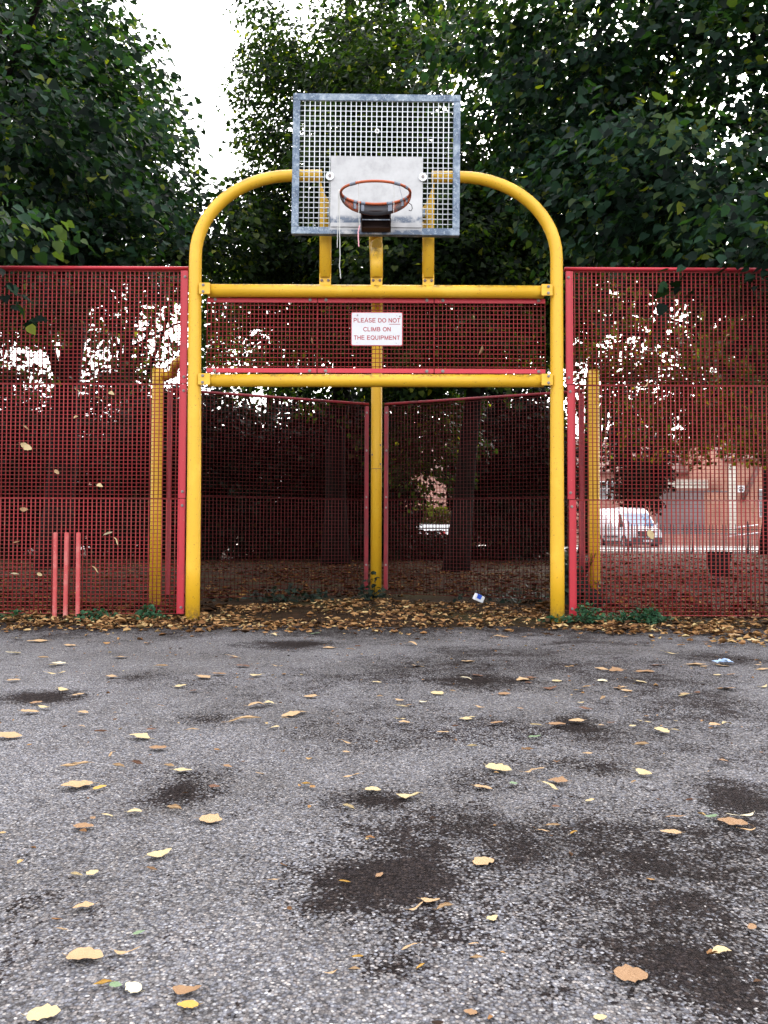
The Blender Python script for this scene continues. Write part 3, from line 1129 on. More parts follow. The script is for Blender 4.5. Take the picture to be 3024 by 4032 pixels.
m.build('net_hook', M['black_trim'], hoop)


for ch in hoop.children:                 # the ring has been bent down at the front
    if ch.name.split('.')[0] in ('ring', 'ring_band', 'tape_wrap', 'net_hook'):
        ch.rotation_euler = (R(6.5), 0, 0)


def cord(pts, r, mat, label):
    pts = [Vector(p) for p in pts]
    # smooth with small kinks
    out = []
    for i in range(len(pts) - 1):
        for k in range(5):
            t = k / 5
            q = pts[i].lerp(pts[i + 1], t)
            q.x += random.uniform(-1, 1) * 0.0012
            out.append(q)
    out.append(pts[-1])
    m = MB()
    m.tube(out, r * 0.8, 8)
    return tag(m.build('net_cord', mat, None), label, 'cord', 'torn net cords on the hoop')


YF = HC.y
cord([P(1337, 745, YF), P(1336, 830, YF), P(1338, 930, YF - .01), P(1339, 1000, YF - .01), P(1337, 1050, YF), P(1342, 1098, YF)], 0.0042, M['cord'], 'longest white net cord, hanging from the left side of the hoop')
cord([P(1333, 745, YF + .02), P(1331, 850, YF + .02), P(1329, 930, YF + .02), P(1328, 976, YF + .02)], 0.0032, M['cord'], 'shorter pale cord beside the longest one at the hoop')
YB = HC.y - 0.21
cord([P(1412, 710, YB), P(1413, 780, YB), P(1413, 850, YB), P(1416, 890, YB)], 0.0030, M['cord'], 'thin white cord crossing the ring in front of the left tape')
cord([P(1416, 888, YB), P(1410, 915, YB), P(1412, 950, YB), P(1413, 972, YB)], 0.0048, M['pink_cord'], 'pink cord end hanging below the hoop bracket')
cord([P(1552, 720, YB), P(1551, 780, YB), P(1550, 838, YB)], 0.0026, M['cord'], 'thin white cord hanging inside the right half of the ring')
cord([P(1571, 724, YB + .1), P(1578, 755, YB + .1), P(1584, 780, YB + .1)], 0.0022, M['tape'], 'short grey thread dangling at the upper right of the ring')

# ------------------------------------------------------------------ sign
SY = MY - 0.030
c1, c2 = P(1382, 1228, SY), P(1586, 1363, SY)
sw, shh = c2.x - c1.x, c1.z - c2.z
sc = (c1 + c2) / 2
sign = thing('warning_sign', 'white warning sign with red lettering fixed to the mesh between the crossbars', 'sign', sc)


def rounded(w, h, r, n=6):
    pts = []
    for cx, cz, a0 in ((w / 2 - r, h / 2 - r, 0), (-w / 2 + r, h / 2 - r, 90), (-w / 2 + r, -h / 2 + r, 180), (w / 2 - r, -h / 2 + r, 270)):
        for k in range(n + 1):
            t = R(a0 + 90 * k / n)
            pts.append((cx + r * math.cos(t), cz + r * math.sin(t)))
    return pts[::-1]


m = MB()
m.prism(rounded(sw, shh, 0.014), 0.0, 0.004)
m.build('border', M['sign_red'], sign)
m = MB()
m.prism(rounded(sw - 0.014, shh - 0.014, 0.010), -0.0015, 0.001)
m.build('sign_face', M['sign_white'], sign)


def arc(cx, cz, rx, rz, a0, a1, n=10):
    return [(cx + rx * math.cos(R(a0 + (a1 - a0) * k / n)), cz + rz * math.sin(R(a0 + (a1 - a0) * k / n))) for k in range(n + 1)]


# glyph: advance width and centre lines of its strokes, cap height 1
T_ = 0.078
GLYPH = {
    'P': (0.70, [[(0.1, 0), (0.1, 1 - T_), (0.38, 1 - T_)] + arc(0.38, 0.705, 0.22, 0.23, 90, -90)[1:] + [(0.1, 0.475)]]),
    'L': (0.58, [[(0.1, 1), (0.1, T_), (0.56, T_)]]),
    'E': (0.68, [[(0.62, 1 - T_), (0.1, 1 - T_), (0.1, T_), (0.64, T_)], [(0.1, 0.52), (0.58, 0.52)]]),
    'A': (0.70, [[(0.03, 0), (0.36, 1), (0.69, 0)], [(0.16, 0.34), (0.56, 0.34)]]),
    'S': (0.68, [arc(0.34, 0.72, 0.23, 0.215, 20, 270, 12) + arc(0.34, 0.285, 0.25, 0.22, 90, -160, 12)[1:]]),
    'D': (0.74, [[(0.1, T_), (0.1, 1 - T_), (0.32, 1 - T_)] + arc(0.32, 0.5, 0.34, 0.435, 90, -90, 14)[1:] + [(0.1, T_)]]),
    'O': (0.80, [arc(0.40, 0.5, 0.335, 0.44, 0, 360, 24)]),
    'Q': (0.80, [arc(0.40, 0.5, 0.335, 0.44, 0, 360, 24), [(0.48, 0.22), (0.74, -0.02)]]),
    'C': (0.74, [arc(0.40, 0.5, 0.33, 0.44, 38, 322, 20)]),
    'N': (0.74, [[(0.1, 0), (0.1, 1)], [(0.1, 0.96), (0.62, 0.04)], [(0.62, 0), (0.62, 1)]]),
    'T': (0.64, [[(0.03, 1 - T_), (0.61, 1 - T_)], [(0.32, 1), (0.32, 0)]]),
    'I': (0.26, [[(0.13, 0), (0.13, 1)]]),
    'M': (0.84, [[(0.1, 0), (0.1, 1)], [(0.1, 0.98), (0.41, 0.04), (0.72, 0.98)], [(0.72, 1), (0.72, 0)]]),
    'B': (0.70, [[(0.1, T_), (0.1, 1 - T_), (0.36, 1 - T_)] + arc(0.36, 0.73, 0.19, 0.205, 90, -90)[1:] + [(0.1, 0.525)], [(0.36, 0.525)] + arc(0.37, 0.295, 0.23, 0.23, 90, -90)[1:] + [(0.1, T_)]]),
    'H': (0.74, [[(0.1, 0), (0.1, 1)], [(0.62, 0), (0.62, 1)], [(0.1, 0.52), (0.62, 0.52)]]),
    'U': (0.74, [[(0.1, 1), (0.1, 0.32)] + arc(0.36, 0.32, 0.26, 0.265, 180, 360, 12)[1:] + [(0.62, 1)]]),
    ' ': (0.30, []),
}


def lettering(text, width, cap, x, z):
    m = MB()
    adv = sum(GLYPH[c][0] + 0.06 for c in text) - 0.06
    k = width / adv
    pen = x - width / 2
    lay = 0
    for c in text:
        w, strokes = GLYPH[c]
        for st in strokes:
            y = -0.0024 - 0.00012 * (lay % 5)
            lay += 1
            pts = [Vector((pen + px_ * k, y, z + pz * cap)) for px_, pz in st]
            L_, R_ = [], []
            for i, p in enumerate(pts):
                d0 = (p - pts[i - 1]).normalized() if i > 0 else None
                d1 = (pts[i + 1] - p).normalized() if i < len(pts) - 1 else None
                if d0 is None: d0 = d1
                if d1 is None: d1 = d0
                d = (d0 + d1)
                d = d.normalized() if d.length > 1e-6 else d0
                nn = Vector((-d.z, 0, d.x))
                sc_ = T_ * cap / max(0.5, abs(nn.dot(Vector((-d0.z, 0, d0.x)))))
                L_.append(p + nn * sc_)
                R_.append(p - nn * sc_)
            n_ = len(pts)
            m.add(L_ + R_, [(i, i + 1, n_ + i + 1, n_ + i) for i in range(n_ - 1)])
        pen += (w + 0.06) * k
    m.build('lettering', M['sign_red'], sign)


pxm = sw / 204.0
lettering('PLEASE DO NOT', 184 * pxm, 17.4 * pxm, 0, shh / 2 - 42 * pxm)
lettering('CLIMB ON', 109 * pxm, 17.0 * pxm, 1 * pxm, shh / 2 - 77 * pxm)
lettering('THE EQUIPMENT', 181 * pxm, 16.6 * pxm, 0, shh / 2 - 110 * pxm)
m = MB()
m.box((70 * pxm, -0.0024, shh / 2 - 48.5 * pxm), (44 * pxm, 0.0008, 2.0 * pxm))
m.build('underline', M['sign_red'], sign)
for (x, z) in ((-76, 55), (90, 51), (78, 54), (-78, -56), (76, -57)):
    m = MB()
    m.cyl((x * pxm, -0.0035, z * pxm * 0.98), (0, -1, 0), 0.0055 if z > 0 and x != 78 else 0.0022, 0.004, 12)
    m.build('screw', M['grey_bolt'], sign)


# ------------------------------------------------------------------ foliage
def leaf_template():
    # heart-shaped leaf folded along its midrib: base at origin, tip along +y
    v = np.array([(0, 0, 0), (-0.40, 0.10, 0.10), (-0.44, 0.45, 0.10), (0, 1.0, -0.06), (0.44, 0.45, 0.10), (0.40, 0.10, 0.10), (0, 0.5, 0.0)], float)
    f = np.array([(0, 6, 2, 1), (6, 3, 3, 2), (0, 5, 4, 6), (6, 4, 3, 3)])
    return v, f


LV = np.array([(0, 0, 0), (-0.36, 0.06, 0.10), (-0.46, 0.42, 0.12), (-0.24, 0.76, 0.05), (0, 1.04, -0.08), (0.24, 0.76, 0.05), (0.46, 0.42, 0.12), (0.36, 0.06, 0.10)], float)
LF = np.array([(0, 4, 3, 2), (0, 2, 1, 0), (0, 6, 5, 4), (0, 7, 6, 0)])
LQ = np.array([(0, 3, 2, 1), (0, 7, 6, 5), (0, 5, 4, 3)])


def leaves_mesh(pos, fwd, nrm, size, tone, name, mat, parent):
    """pos: leaf bases; fwd: midrib directions; nrm: approximate normals"""
    n = len(pos)
    fwd = fwd / np.linalg.norm(fwd, axis=1, keepdims=True)
    side = np.cross(fwd, nrm)
    side /= np.maximum(1e-6, np.linalg.norm(side, axis=1, keepdims=True))
    up = np.cross(side, fwd)
    t = LV
    V = (pos[:, None, :] + (side[:, None, :] * t[None, :, 0:1] + fwd[:, None, :] * t[None, :, 1:2] + up[:, None, :] * t[None, :, 2:3]) * size[:, None, None])
    k = len(t)
    Qd = (LQ[None, :, :] + (np.arange(n) * k)[:, None, None]).reshape(-1, 4)
    return mesh_np(name, V.reshape(-1, 3), Qd, mat, parent, np.repeat(tone, k))


def sprays(centres, dirs, per, rad, size, rnd, droop=0.5, flat=0.35):
    """sprays of leaves: each grows along a drooping twig from its centre"""
    n = len(centres)
    t = rnd.random((n, per))
    lat = rnd.normal(0, 1, (n, per))
    ver = rnd.normal(0, 1, (n, per))
    d = dirs / np.linalg.norm(dirs, axis=1, keepdims=True)
    upv = np.array([0, 0, 1.0])
    sd_ = np.cross(d, upv)
    sd_ /= np.maximum(1e-6, np.linalg.norm(sd_, axis=1, keepdims=True))
    pos = centres[:, None, :] + d[:, None, :] * ((t - 0.35) * 2 * rad)[:, :, None] + sd_[:, None, :] * (lat * rad * 0.42 * (1.1 - 0.5 * t))[:, :, None]
    pos[:, :, 2] += ver * rad * flat * 0.5 - droop * rad * t ** 2
    fw = d[:, None, :] * 0.6 + sd_[:, None, :] * (lat * 0.6)[:, :, None] + rnd.normal(0, 0.35, (n, per, 3))
    fw[:, :, 2] -= 0.55
    nr = rnd.normal(0, 0.45, (n, per, 3))
    nr[:, :, 2] += 0.75
    nr[:, :, 1] -= 0.45
    sz = size * (0.55 + 0.75 * rnd.random((n, per)))
    return pos.reshape(-1, 3), fw.reshape(-1, 3), nr.reshape(-1, 3), sz.ravel()


def sample_blobs(blobs, n, rnd, shell=0.55, thr=0.42, nscale=0.9, thin=None):
    out = []
    dirs = []
    tot = sum(b[2] for b in blobs)
    for c, r, w in blobs:
        k = int(n * w / tot * 2.6) + 8
        v = rnd.normal(0, 1, (k, 3))
        v /= np.linalg.norm(v, axis=1, keepdims=True)
        q = rnd.random(k) ** (1 / 3)
        q = shell + (1 - shell) * q if shell > 0 else q
        lum = 1 + 0.28 * (VN(v * 2.2 + np.array(c), 1.0) - 0.5) * 2
        p = np.array(c) + v * np.array(r) * (q * lum)[:, None]
        keep = VN(p + np.array(c) * 3.1, nscale) > thr
        p, v = p[keep], v[keep]
        m_ = int(n * w / tot)
        out.append(p[:m_])
        dirs.append((v * np.array([1, 1, 0.35]))[:m_])
    return np.concatenate(out), np.concatenate(dirs)


def limb(m, a, b, r0, r1, rnd, n=7, wob=0.06):
    a, b = np.array(a, float), np.array(b, float)
    pts, rad = [], []
    L = np.linalg.norm(b - a)
    for i in range(n):
        t = i / (n - 1)
        p = a + (b - a) * t
        p[2] += 0.12 * L * math.sin(t * PI) * 0.6
        if 0 < i < n - 1:
            p = p + rnd.normal(0, wob * L * 0.25, 3)
        pts.append(tuple(p))
        rad.append(r0 + (r1 - r0) * t)
    m.tube(pts, rad, 8)


def tree(name, label, base, top, r0, blobs, nspray, per, rad, leaf, mat, seed, shell=0.45, thr=0.42, nscale=0.9, limbs=14, group=None, cat='tree', lean=0, box=None, droop=0.5):
    rnd = np.random.default_rng(seed)
    t = thing(name, label, cat, base, group)
    base = np.array(base, float)
    top = np.array(top, float)
    cs, ds = sample_blobs(blobs, nspray, rnd, shell, thr, nscale)
    if box is not None:
        keep = box(cs)
        cs, ds = cs[keep], ds[keep]
    m = MB()
    pts, rr = [], []
    for i in range(10):
        k = i / 9
        p = base + (top - base) * k
        if 0 < i:
            p[:2] += rnd.normal(0, 0.05 * r0 * 4, 2) * min(1, k * 3)
        p[2] = base[2] - 0.1 if i == 0 else p[2]
        pts.append(tuple(p))
        rr.append(r0 * (1.35 if i == 0 else 1.0) * (1 - 0.78 * k))
    m.tube(pts, rr, 14)
    order = rnd.permutation(len(cs))[:limbs]
    for j in order:
        k = rnd.uniform(0.25, 0.95)
        a = base + (top - base) * k
        limb(m, a, cs[j], r0 * 0.42 * (1.1 - k), r0 * 0.05, rnd)
    m.build('trunk', M['bark'], t)
    pos, fw, nr, sz = sprays(cs, ds, per, rad, leaf, rnd, droop)
    tone = np.clip(rnd.normal(0.40, 0.27, len(pos)), 0, 1)
    # lighter and darker sprays paint in lit clumps and black gaps; a few leaves have turned
    tone = np.clip(tone + np.repeat(rnd.normal(0, 0.20, len(cs)), per), 0, 0.92)
    tone[rnd.random(len(tone)) < 0.018] = 1.0
    leaves_mesh(pos, fw, nr, sz, tone, 'crown', mat, t)
    fix_children(t)
    return t


ENV = "trees around the court"
# near trees whose branches hang over the fences
tree('lime_tree', 'lime tree with big drooping leaves hanging over the left fence', (-5.6, 9.6, 0), (-5.0, 9.8, 8.5), 0.24,
     [((-4.9, 9.4, 5.5), (2.35, 1.6, 1.9), 1.0), ((-5.4, 9.0, 7.6), (2.4, 2.0, 2.2), 0.9), ((-4.9, 8.6, 4.0), (1.4, 1.2, 0.7), 0.22), ((-3.3, 9.4, 4.0), (1.2, 1.0, 0.55), 0.12), ((-3.15, 5.75, 2.95), (0.40, 0.25, 0.22), 0.035), ((-3.6, 7.4, 4.6), (1.2, 1.2, 1.3), 0.22)],
     880, 46, 0.42, 0.086, M['lime_leaf'], 21, 0.25, 0.45, 1.15)
tree('lime_tree', 'lime tree with big drooping leaves hanging over the right fence', (5.4, 9.2, 0), (4.9, 9.4, 8.5), 0.26,
     [((3.9, 8.6, 5.6), (2.6, 1.6, 1.9), 1.0), ((4.4, 8.4, 7.4), (2.7, 2.0, 2.0), 0.9), ((4.6, 7.8, 3.4), (1.5, 1.2, 0.9), 0.40), ((2.2, 8.6, 6.6), (1.6, 1.3, 1.3), 0.45), ((2.4, 8.9, 4.6), (1.3, 1.0, 0.7), 0.12), ((3.1, 5.75, 2.85), (0.42, 0.25, 0.30), 0.035), ((3.3, 7.2, 4.7), (1.4, 1.2, 1.5), 0.30)],
     1040, 46, 0.42, 0.088, M['lime_leaf'], 22, 0.25, 0.45, 1.15)
# trees behind the goal
tree('leaning_tree', 'tall dark tree leaning right behind the backboard', (1.35, 14.5, 0), (2.4, 14.8, 10.5), 0.21,
     [((2.0, 14.6, 8.4), (3.4, 2.4, 2.6), 1.0), ((1.2, 14.0, 5.2), (2.5, 2.0, 1.8), 0.75), ((3.4, 14.2, 6.7), (2.0, 1.6, 1.3), 0.4), ((0.3, 14.5, 7.0), (1.9, 1.6, 1.6), 0.35), ((0.80, 16.0, 2.95), (0.95, 0.8, 1.05), 0.18)],
     1900, 38, 0.50, 0.100, M['mid_leaf'], 23, 0.2, 0.40, 0.7)
tree('spreading_tree', 'fine leaved tree with open branches left of the backboard', (-1.1, 17.5, 0), (-0.9, 17.6, 13.2), 0.26,
     [((-0.5, 17.4, 12.3), (2.5, 2.0, 1.8), 0.8), ((-2.9, 17.3, 6.6), (1.0, 1.2, 0.7), 0.16), ((-1.2, 17.4, 9.6), (2.3, 2.2, 2.2), 1.0), ((-2.0, 17.2, 6.4), (1.8, 1.8, 1.3), 0.5), ((0.2, 17.4, 7.6), (2.0, 2.0, 2.2), 0.7), ((-2.4, 17.3, 8.0), (1.0, 1.4, 0.9), 0.22), ((-1.0, 17.3, 4.6), (2.2, 1.8, 0.9), 0.20)],
     2250, 36, 0.46, 0.092, M['mid_leaf'], 24, 0.2, 0.40, 0.9)
tree('broad_tree', 'broad dark tree behind the left fence', (-6.6, 15.5, 0), (-6.2, 15.6, 10.5), 0.32,
     [((-7.6, 15.4, 8.8), (2.8, 2.4, 2.4), 1.0), ((-3.6, 15.0, 6.4), (1.4, 1.6, 0.8), 0.18), ((-8.2, 15.0, 4.2), (1.6, 1.6, 1.6), 0.3)],
     1100, 32, 0.52, 0.11, M['mid_leaf'], 25, 0.2, 0.41, 0.7)
tree('turning_tree', 'tree with yellowing leaves behind the right fence', (9.6, 17.8, 0), (8.2, 17.5, 9.5), 0.24,
     [((7.0, 17.2, 6.4), (2.8, 2.2, 2.4), 1.0), ((5.6, 16.8, 3.9), (1.8, 1.5, 0.9), 0.35), ((7.6, 16.6, 3.6), (1.7, 1.6, 1.0), 0.45), ((4.4, 17.0, 5.6), (1.2, 1.2, 1.2), 0.2)],
     600, 30, 0.46, 0.10, M['turning_leaf'], 26, 0.25, 0.54, 0.9)

# far trees and shrubs
FAR = [(-15.5, 25, 11, 4.6, 'round'), (-9.2, 27, 12.5, 4.4, 'tall'), (-4.6, 30, 10.5, 3.2, 'narrow'), (2.6, 27.5, 12, 4.6, 'wide'), (7.8, 29.5, 11.5, 3.6, 'ragged'), (14.5, 29, 12.5, 4.8, 'bulky')]
for i, (x, y, h, r, word) in enumerate(FAR):
    tree('woodland_tree', '%s dark crowned tree in the far row behind the court, %s' % (word, ['leftmost', 'second from left', 'third from left', 'behind the goal centre', 'second from right', 'rightmost'][i]),
         (x, y, 0), (x + 0.3, y, h - 1.5), 0.30,
         [((x, y, h * 0.80), (r * 0.9, r * 0.7, h * 0.24), 1.0), ((x - r * 0.3, y - 0.8, h * 0.46), (r * 0.7, r * 0.5, h * 0.07), 0.16)],
         [400, 400, 260, 620, 160, 400][i], 26, 0.75, 0.17, M['mid_leaf'], 40 + i, 0.2, 0.47, 0.5, 10, 'trees in the far row')
SHR = [(-14.8, 22.5, 2.6, 4.9), (-11.3, 21.5, 2.4, 5.0), (-8.2, 22.5, 2.3, 5.1), (-5.4, 21.0, 2.0, 4.8), (-2.6, 22.0, 2.2, 4.5), (-0.55, 21.3, 1.4, 4.9), (3.6, 21.6, 1.55, 5.2), (4.3, 23.5, 1.2, 4.6), (-1.4, 25.2, 1.8, 4.8), (-6.9, 25.0, 2.0, 4.8), (-12.8, 25.5, 2.2, 4.8), (1.3, 22.6, 1.1, 0.40)]
WH = ['at the far left', 'second from the left', 'third from the left', 'behind the left rear post', 'behind the left recess panel', 'behind the goal centre', 'behind the right recess panel', 'nearest the white van', 'in the second rank left of the goal centre', 'in the second rank behind the left goal post', 'in the second rank at the far left', 'under the small gap right of the centre post']
for i, (x, y, r, h) in enumerate(SHR):
    rnd = np.random.default_rng(60 + i)
    t = thing('shrub', ('dark evergreen shrub in the shaded row %s' if h > 1 else 'low dark shrub %s') % WH[i], 'shrub', (x, y, 0), 'shaded shrubs behind the court')
    cs, ds = sample_blobs([((x, y, h * 0.50), (r, 1.2, h * 0.52), 1.0)], 760, rnd, 0.1, 0.22, 0.8)
    cs[:, 2] = np.maximum(cs[:, 2], 0.15)
    pos, fw, nr, sz = sprays(cs, ds, 26, 0.42, 0.13, rnd, 0.3)
    leaves_mesh(pos, fw, nr, sz, np.clip(rnd.normal(0.4, 0.25, len(pos)), 0, 1), 'foliage', M['dark_leaf'], t)
    m = MB()
    for k in range(6):
        limb(m, (x + rnd.normal(0, 0.15), y, 0), cs[rnd.integers(len(cs))], 0.05, 0.012, rnd)
    m.build('stem', M['bark'], t)
    fix_children(t)

# ------------------------------------------------------------------ fallen leaves
def dry_leaf_mesh(kind, rnd):
    """unit-length fallen leaf, base at origin, lying on z = 0"""
    nu, nw = 12, 6
    V = []
    ph = rnd.uniform(0, 6)
    bend = {'flat': 0.10, 'curled': 0.9, 'folded': 0.25, 'strip': 0.6, 'lobed': 0.18, 'rolled': 0.35}[kind]
    wid = {'flat': 0.36, 'curled': 0.30, 'folded': 0.34, 'strip': 0.10, 'lobed': 0.42, 'rolled': 0.26}[kind]
    cup = {'flat': 0.25, 'curled': 0.5, 'folded': 2.2, 'strip': 0.4, 'lobed': 0.45, 'rolled': 3.6}[kind]
    for i in range(nu + 1):
        u = i / nu
        prof = (math.sin(PI * min(1, u * 0.94 + 0.05)) ** 0.62) * (1 - 0.25 * u)
        if kind == 'lobed':
            prof *= 0.72 + 0.28 * abs(math.cos(u * 8.5 + ph))
        for j in range(nw + 1):
            s = j / nw * 2 - 1
            jag = 1 + (rnd.uniform(-0.16, 0.16) if j in (0, nw) else 0)
            w = s * wid * prof * jag
            ang = cup * s
            if kind in ('folded', 'rolled'):
                y = wid * prof * math.sin(ang) / cup * jag
                z = wid * prof * (1 - math.cos(ang)) / cup
            else:
                y = w
                z = cup * wid * prof * s * s * 0.5
            z += 0.035 * math.sin(u * 9 + ph + s * 2.0) * prof
            V.append((u - 0.5, y, z))
    V = np.array(V)
    # bend along the length
    if bend > 0.01:
        k = bend * 1.6
        uu = V[:, 0].copy()
        zz = V[:, 2].copy()
        V[:, 0] = np.sin(uu * k) / k - zz * np.sin(uu * k)
        sgn = 1 if rnd.random() < 0.6 or kind == 'strip' else -1
        V[:, 2] = sgn * (1 - np.cos(uu * k)) / k + zz * np.cos(uu * k)
    if kind == 'strip':
        V[:, 1] += 0.22 * np.sin((V[:, 0] + 0.5) * 3.3 + ph)
    V[:, 2] -= V[:, 2].min()
    ii = np.arange((nu + 1) * (nw + 1)).reshape(nu + 1, nw + 1)
    Qd = np.stack([ii[:-1, :-1].ravel(), ii[1:, :-1].ravel(), ii[1:, 1:].ravel(), ii[:-1, 1:].ravel()], 1)
    # leaf stalk
    st = []
    n0 = len(V)
    tip = V[ii[0, nw // 2]]
    for k in range(4):
        p = tip + np.array([-0.07 * k, 0.03 * k * k * 0.5 * (1 if ph > 3 else -1), 0.012])
        st += [p + np.array([0, 0.010, 0]), p + np.array([0, -0.010, 0]), p + np.array([0, 0, 0.016])]
    V = np.concatenate([V, np.array(st)])
    qs = []
    for k in range(3):
        for j in range(3):
            a, b_ = n0 + k * 3 + j, n0 + k * 3 + (j + 1) % 3
            qs.append((a, b_, b_ + 3, a + 3))
    V[:, 2] -= V[:, 2].min()
    return V, np.concatenate([Qd, np.array(qs)])


PROTO = {}
prnd = np.random.default_rng(5)
for kind in ('flat', 'curled', 'folded', 'strip', 'lobed', 'rolled'):
    PROTO[kind] = []
    for k in range(6):
        V, Qd = dry_leaf_mesh(kind, prnd)
        me = bpy.data.meshes.new('fallen_leaf')
        me.from_pydata([tuple(p) for p in V], [], [tuple(q) for q in Qd])
        me.polygons.foreach_set('use_smooth', [True] * len(Qd))
        me.materials.append(DRY['tan'])
        me.update()
        PROTO[kind].append(me)
WORD = {'flat': 'flat', 'curled': 'curled', 'folded': 'folded', 'strip': 'narrow', 'lobed': 'ragged', 'rolled': 'rolled'}
CC = {'p': 'pale yellow', 't': 'tan', 'o': 'orange brown', 'y': 'golden yellow', 'b': 'dark brown', 'g': 'dull green', 'c': 'cream'}
KK = {'f': 'flat', 'c': 'curled', 'd': 'folded', 's': 'strip', 'l': 'lobed', 'r': 'rolled'}
# measured in the photo: x, y, length in 1659-wide units, colour, shape
LEAVES = """300,1593,46,pl 340,1617,38,of 238,1634,40,tr 160,1657,56,tr 166,1698,64,tl 216,1703,28,yf 255,1657,30,td 297,1652,36,bd 365,1657,32,td
395,1666,38,pf 181,1787,44,of 291,1756,34,pc 456,1773,52,tl 375,1750,44,td 345,1849,56,pc 328,1881,26,od 166,1893,30,pd 200,1889,30,pl 180,1961,42,tl
135,2012,28,tr 184,2070,76,tl 276,2056,56,ts 221,2130,36,yd 287,2138,44,cl 404,2146,66,oc 405,2176,44,yl 95,2196,66,pl 492,1657,20,of 560,1673,22,tr
660,1696,20,yd 806,1708,34,pl 752,1746,32,pd 757,1681,42,ts 756,1606,40,ts 748,1626,16,tf 592,1905,24,ts 745,1908,24,yd 820,1893,18,of 773,2071,24,yd
765,2098,22,td 712,2103,34,ts 300,2018,24,gf 250,2132,26,gf 670,1506,30,tl 628,1545,40,tl 530,1557,70,tr 556,1526,42,tc 390,1483,24,pf 418,1493,24,bf
440,1464,40,tl 122,1456,38,ps 138,1493,32,pc 20,1592,52,tf 65,1539,36,tl 77,1519,26,of 327,1577,22,bf 417,1578,28,tr 200,1769,14,of 231,1766,30,ps
463,1701,24,bf 880,1724,52,pc 1044,1703,38,tf 1078,1663,58,pl 1134,1669,40,ts 1160,1666,34,ts 1204,1689,42,ol 1190,1704,52,ps 1274,1731,22,pf
1392,1673,46,pc 1369,1691,16,td 1582,1779,58,ol 1536,1767,28,gc 1598,1764,56,cs 1612,1794,40,ts 1461,1768,40,os 1449,1801,42,tl 1240,1801,20,yd
1196,1786,32,td 1175,1798,26,ts 1046,1864,52,tl 930,1950,44,tc 962,1963,38,td 899,1963,40,ts 1063,1988,32,pc 1364,2111,72,ol 1560,2060,48,pc
1624,2006,24,of 884,2052,46,ts 1029,2074,28,td 909,2091,22,yd 1022,2044,22,ts 1016,2191,28,ol 1297,2202,24,pf 944,1499,28,pf 866,1556,24,ps 956,1583,26,tf
1019,1614,22,pd 1140,1622,26,od 1157,1568,28,pd 1074,1563,28,ol 1205,1567,40,ol 1245,1559,32,tl 1394,1562,28,ps 1431,1580,36,pl 1387,1611,30,td
1561,1644,20,of 1156,1593,30,gf 1109,1694,20,gf 1204,1472,28,pf 1189,1489,32,bc 1254,1492,22,yf 1334,1488,24,of 1354,1493,24,tf 1449,1412,32,ps
1394,1452,38,of 1331,1449,34,ol 1299,1446,28,tf 1505,1437,40,tl 1644,1484,36,ps 1570,1489,36,ol 1549,1459,18,pf 1386,1474,22,pf 1265,1532,28,bf
1269,1629,20,tf 1201,1744,16,bf 1489,1731,18,bd 600,1440,22,ts 682,1369,22,gf 505,1420,30,ts 710,1400,26,tf 80,1386,40,tf 150,1395,24,tf 260,1420,28,tf
350,1440,30,td 240,1462,22,tf 30,1470,26,tf 180,1540,24,tl 900,1440,26,tf 1010,1430,30,tf 815,1475,20,pf 1130,1470,34,tl 1090,1500,26,of 1480,1500,20,tf"""
places = []
for tok in LEAVES.split():
    a_, b_, c_, d_ = tok.split(',')
    places.append((float(a_), float(b_), float(c_), CC[d_[0]], KK[d_[1]]))
lr = np.random.default_rng(77)
for k in range(260):
    yy = 1372 + 210 * lr.random() ** 1.5
    xx = lr.uniform(10, 1650)
    if VN(np.array([[xx * 0.012, yy * 0.03, 3.3]]), 1.0)[0] > 0.56 and lr.random() < 0.9:
        places.append((xx, yy, lr.uniform(14, 30), str(lr.choice(['pale yellow', 'tan', 'tan', 'orange brown', 'dark brown', 'pale yellow', 'cream'])), str(lr.choice(['flat', 'curled', 'folded', 'lobed', 'rolled']))))
leaf_objs = []
for (a_, b_, ln, colr, kind) in places:
    k = 3024 / 1659
    c = G(a_ * k, b_ * k)
    size = ln * k / F * c.y * (1.02 if kind != 'strip' else 1.0)
    size = min(max(size, 0.018), 0.13)
    me = PROTO[kind][int(lr.integers(6))]
    o = bpy.data.objects.new('fallen_leaf', me)
    COL.objects.link(o)
    o.location = (c.x, c.y, 0.003)
    o.scale = (size, size, size * float(lr.uniform(0.45, 0.85)))
    yaw = float(lr.normal(0, 0.45)) + (PI if lr.random() < 0.5 else 0)
    o.rotation_euler = (float(lr.normal(0, 0.08)), float(lr.normal(0, 0.08)), yaw)
    o.material_slots[0].link = 'OBJECT'
    o.material_slots[0].material = DRY[colr]
    leaf_objs.append((o, colr, kind, a_, b_, ln))

# labels: look first, then what the leaf lies near, then its rank among its look-alikes
def zone(a_, b_):
    col = 'left fence' if a_ < 330 else 'left goal post' if a_ < 560 else 'hoop' if a_ < 1000 else 'right goal post' if a_ < 1290 else 'right fence'
    row = 'beside the drift' if b_ < 1440 else 'on the far asphalt' if b_ < 1545 else 'on the middle asphalt' if b_ < 1690 else 'on the near asphalt' if b_ < 1900 else 'at the front edge'
    return row, col


buckets = {}
for e in leaf_objs:
    row, col = zone(e[3], e[4])
    buckets.setdefault((e[1], WORD[e[2]], row, col), []).append(e)
ORD = ['leftmost', 'second from left', 'third from left', 'fourth from left', 'fifth from left', 'sixth from left']
for (colr, word, row, col), es in buckets.items():
    es.sort(key=lambda e: e[3])
    for i, e in enumerate(es):
        lab = '%s %s leaf %s under the %s' % (colr, word, row, col)
        if len(es) > 1:
            lab += ', ' + (ORD[i] if i < len(es) - 1 or i == 0 else 'rightmost')
        tag(e[0], lab, 'leaf', 'fallen leaves on the court')

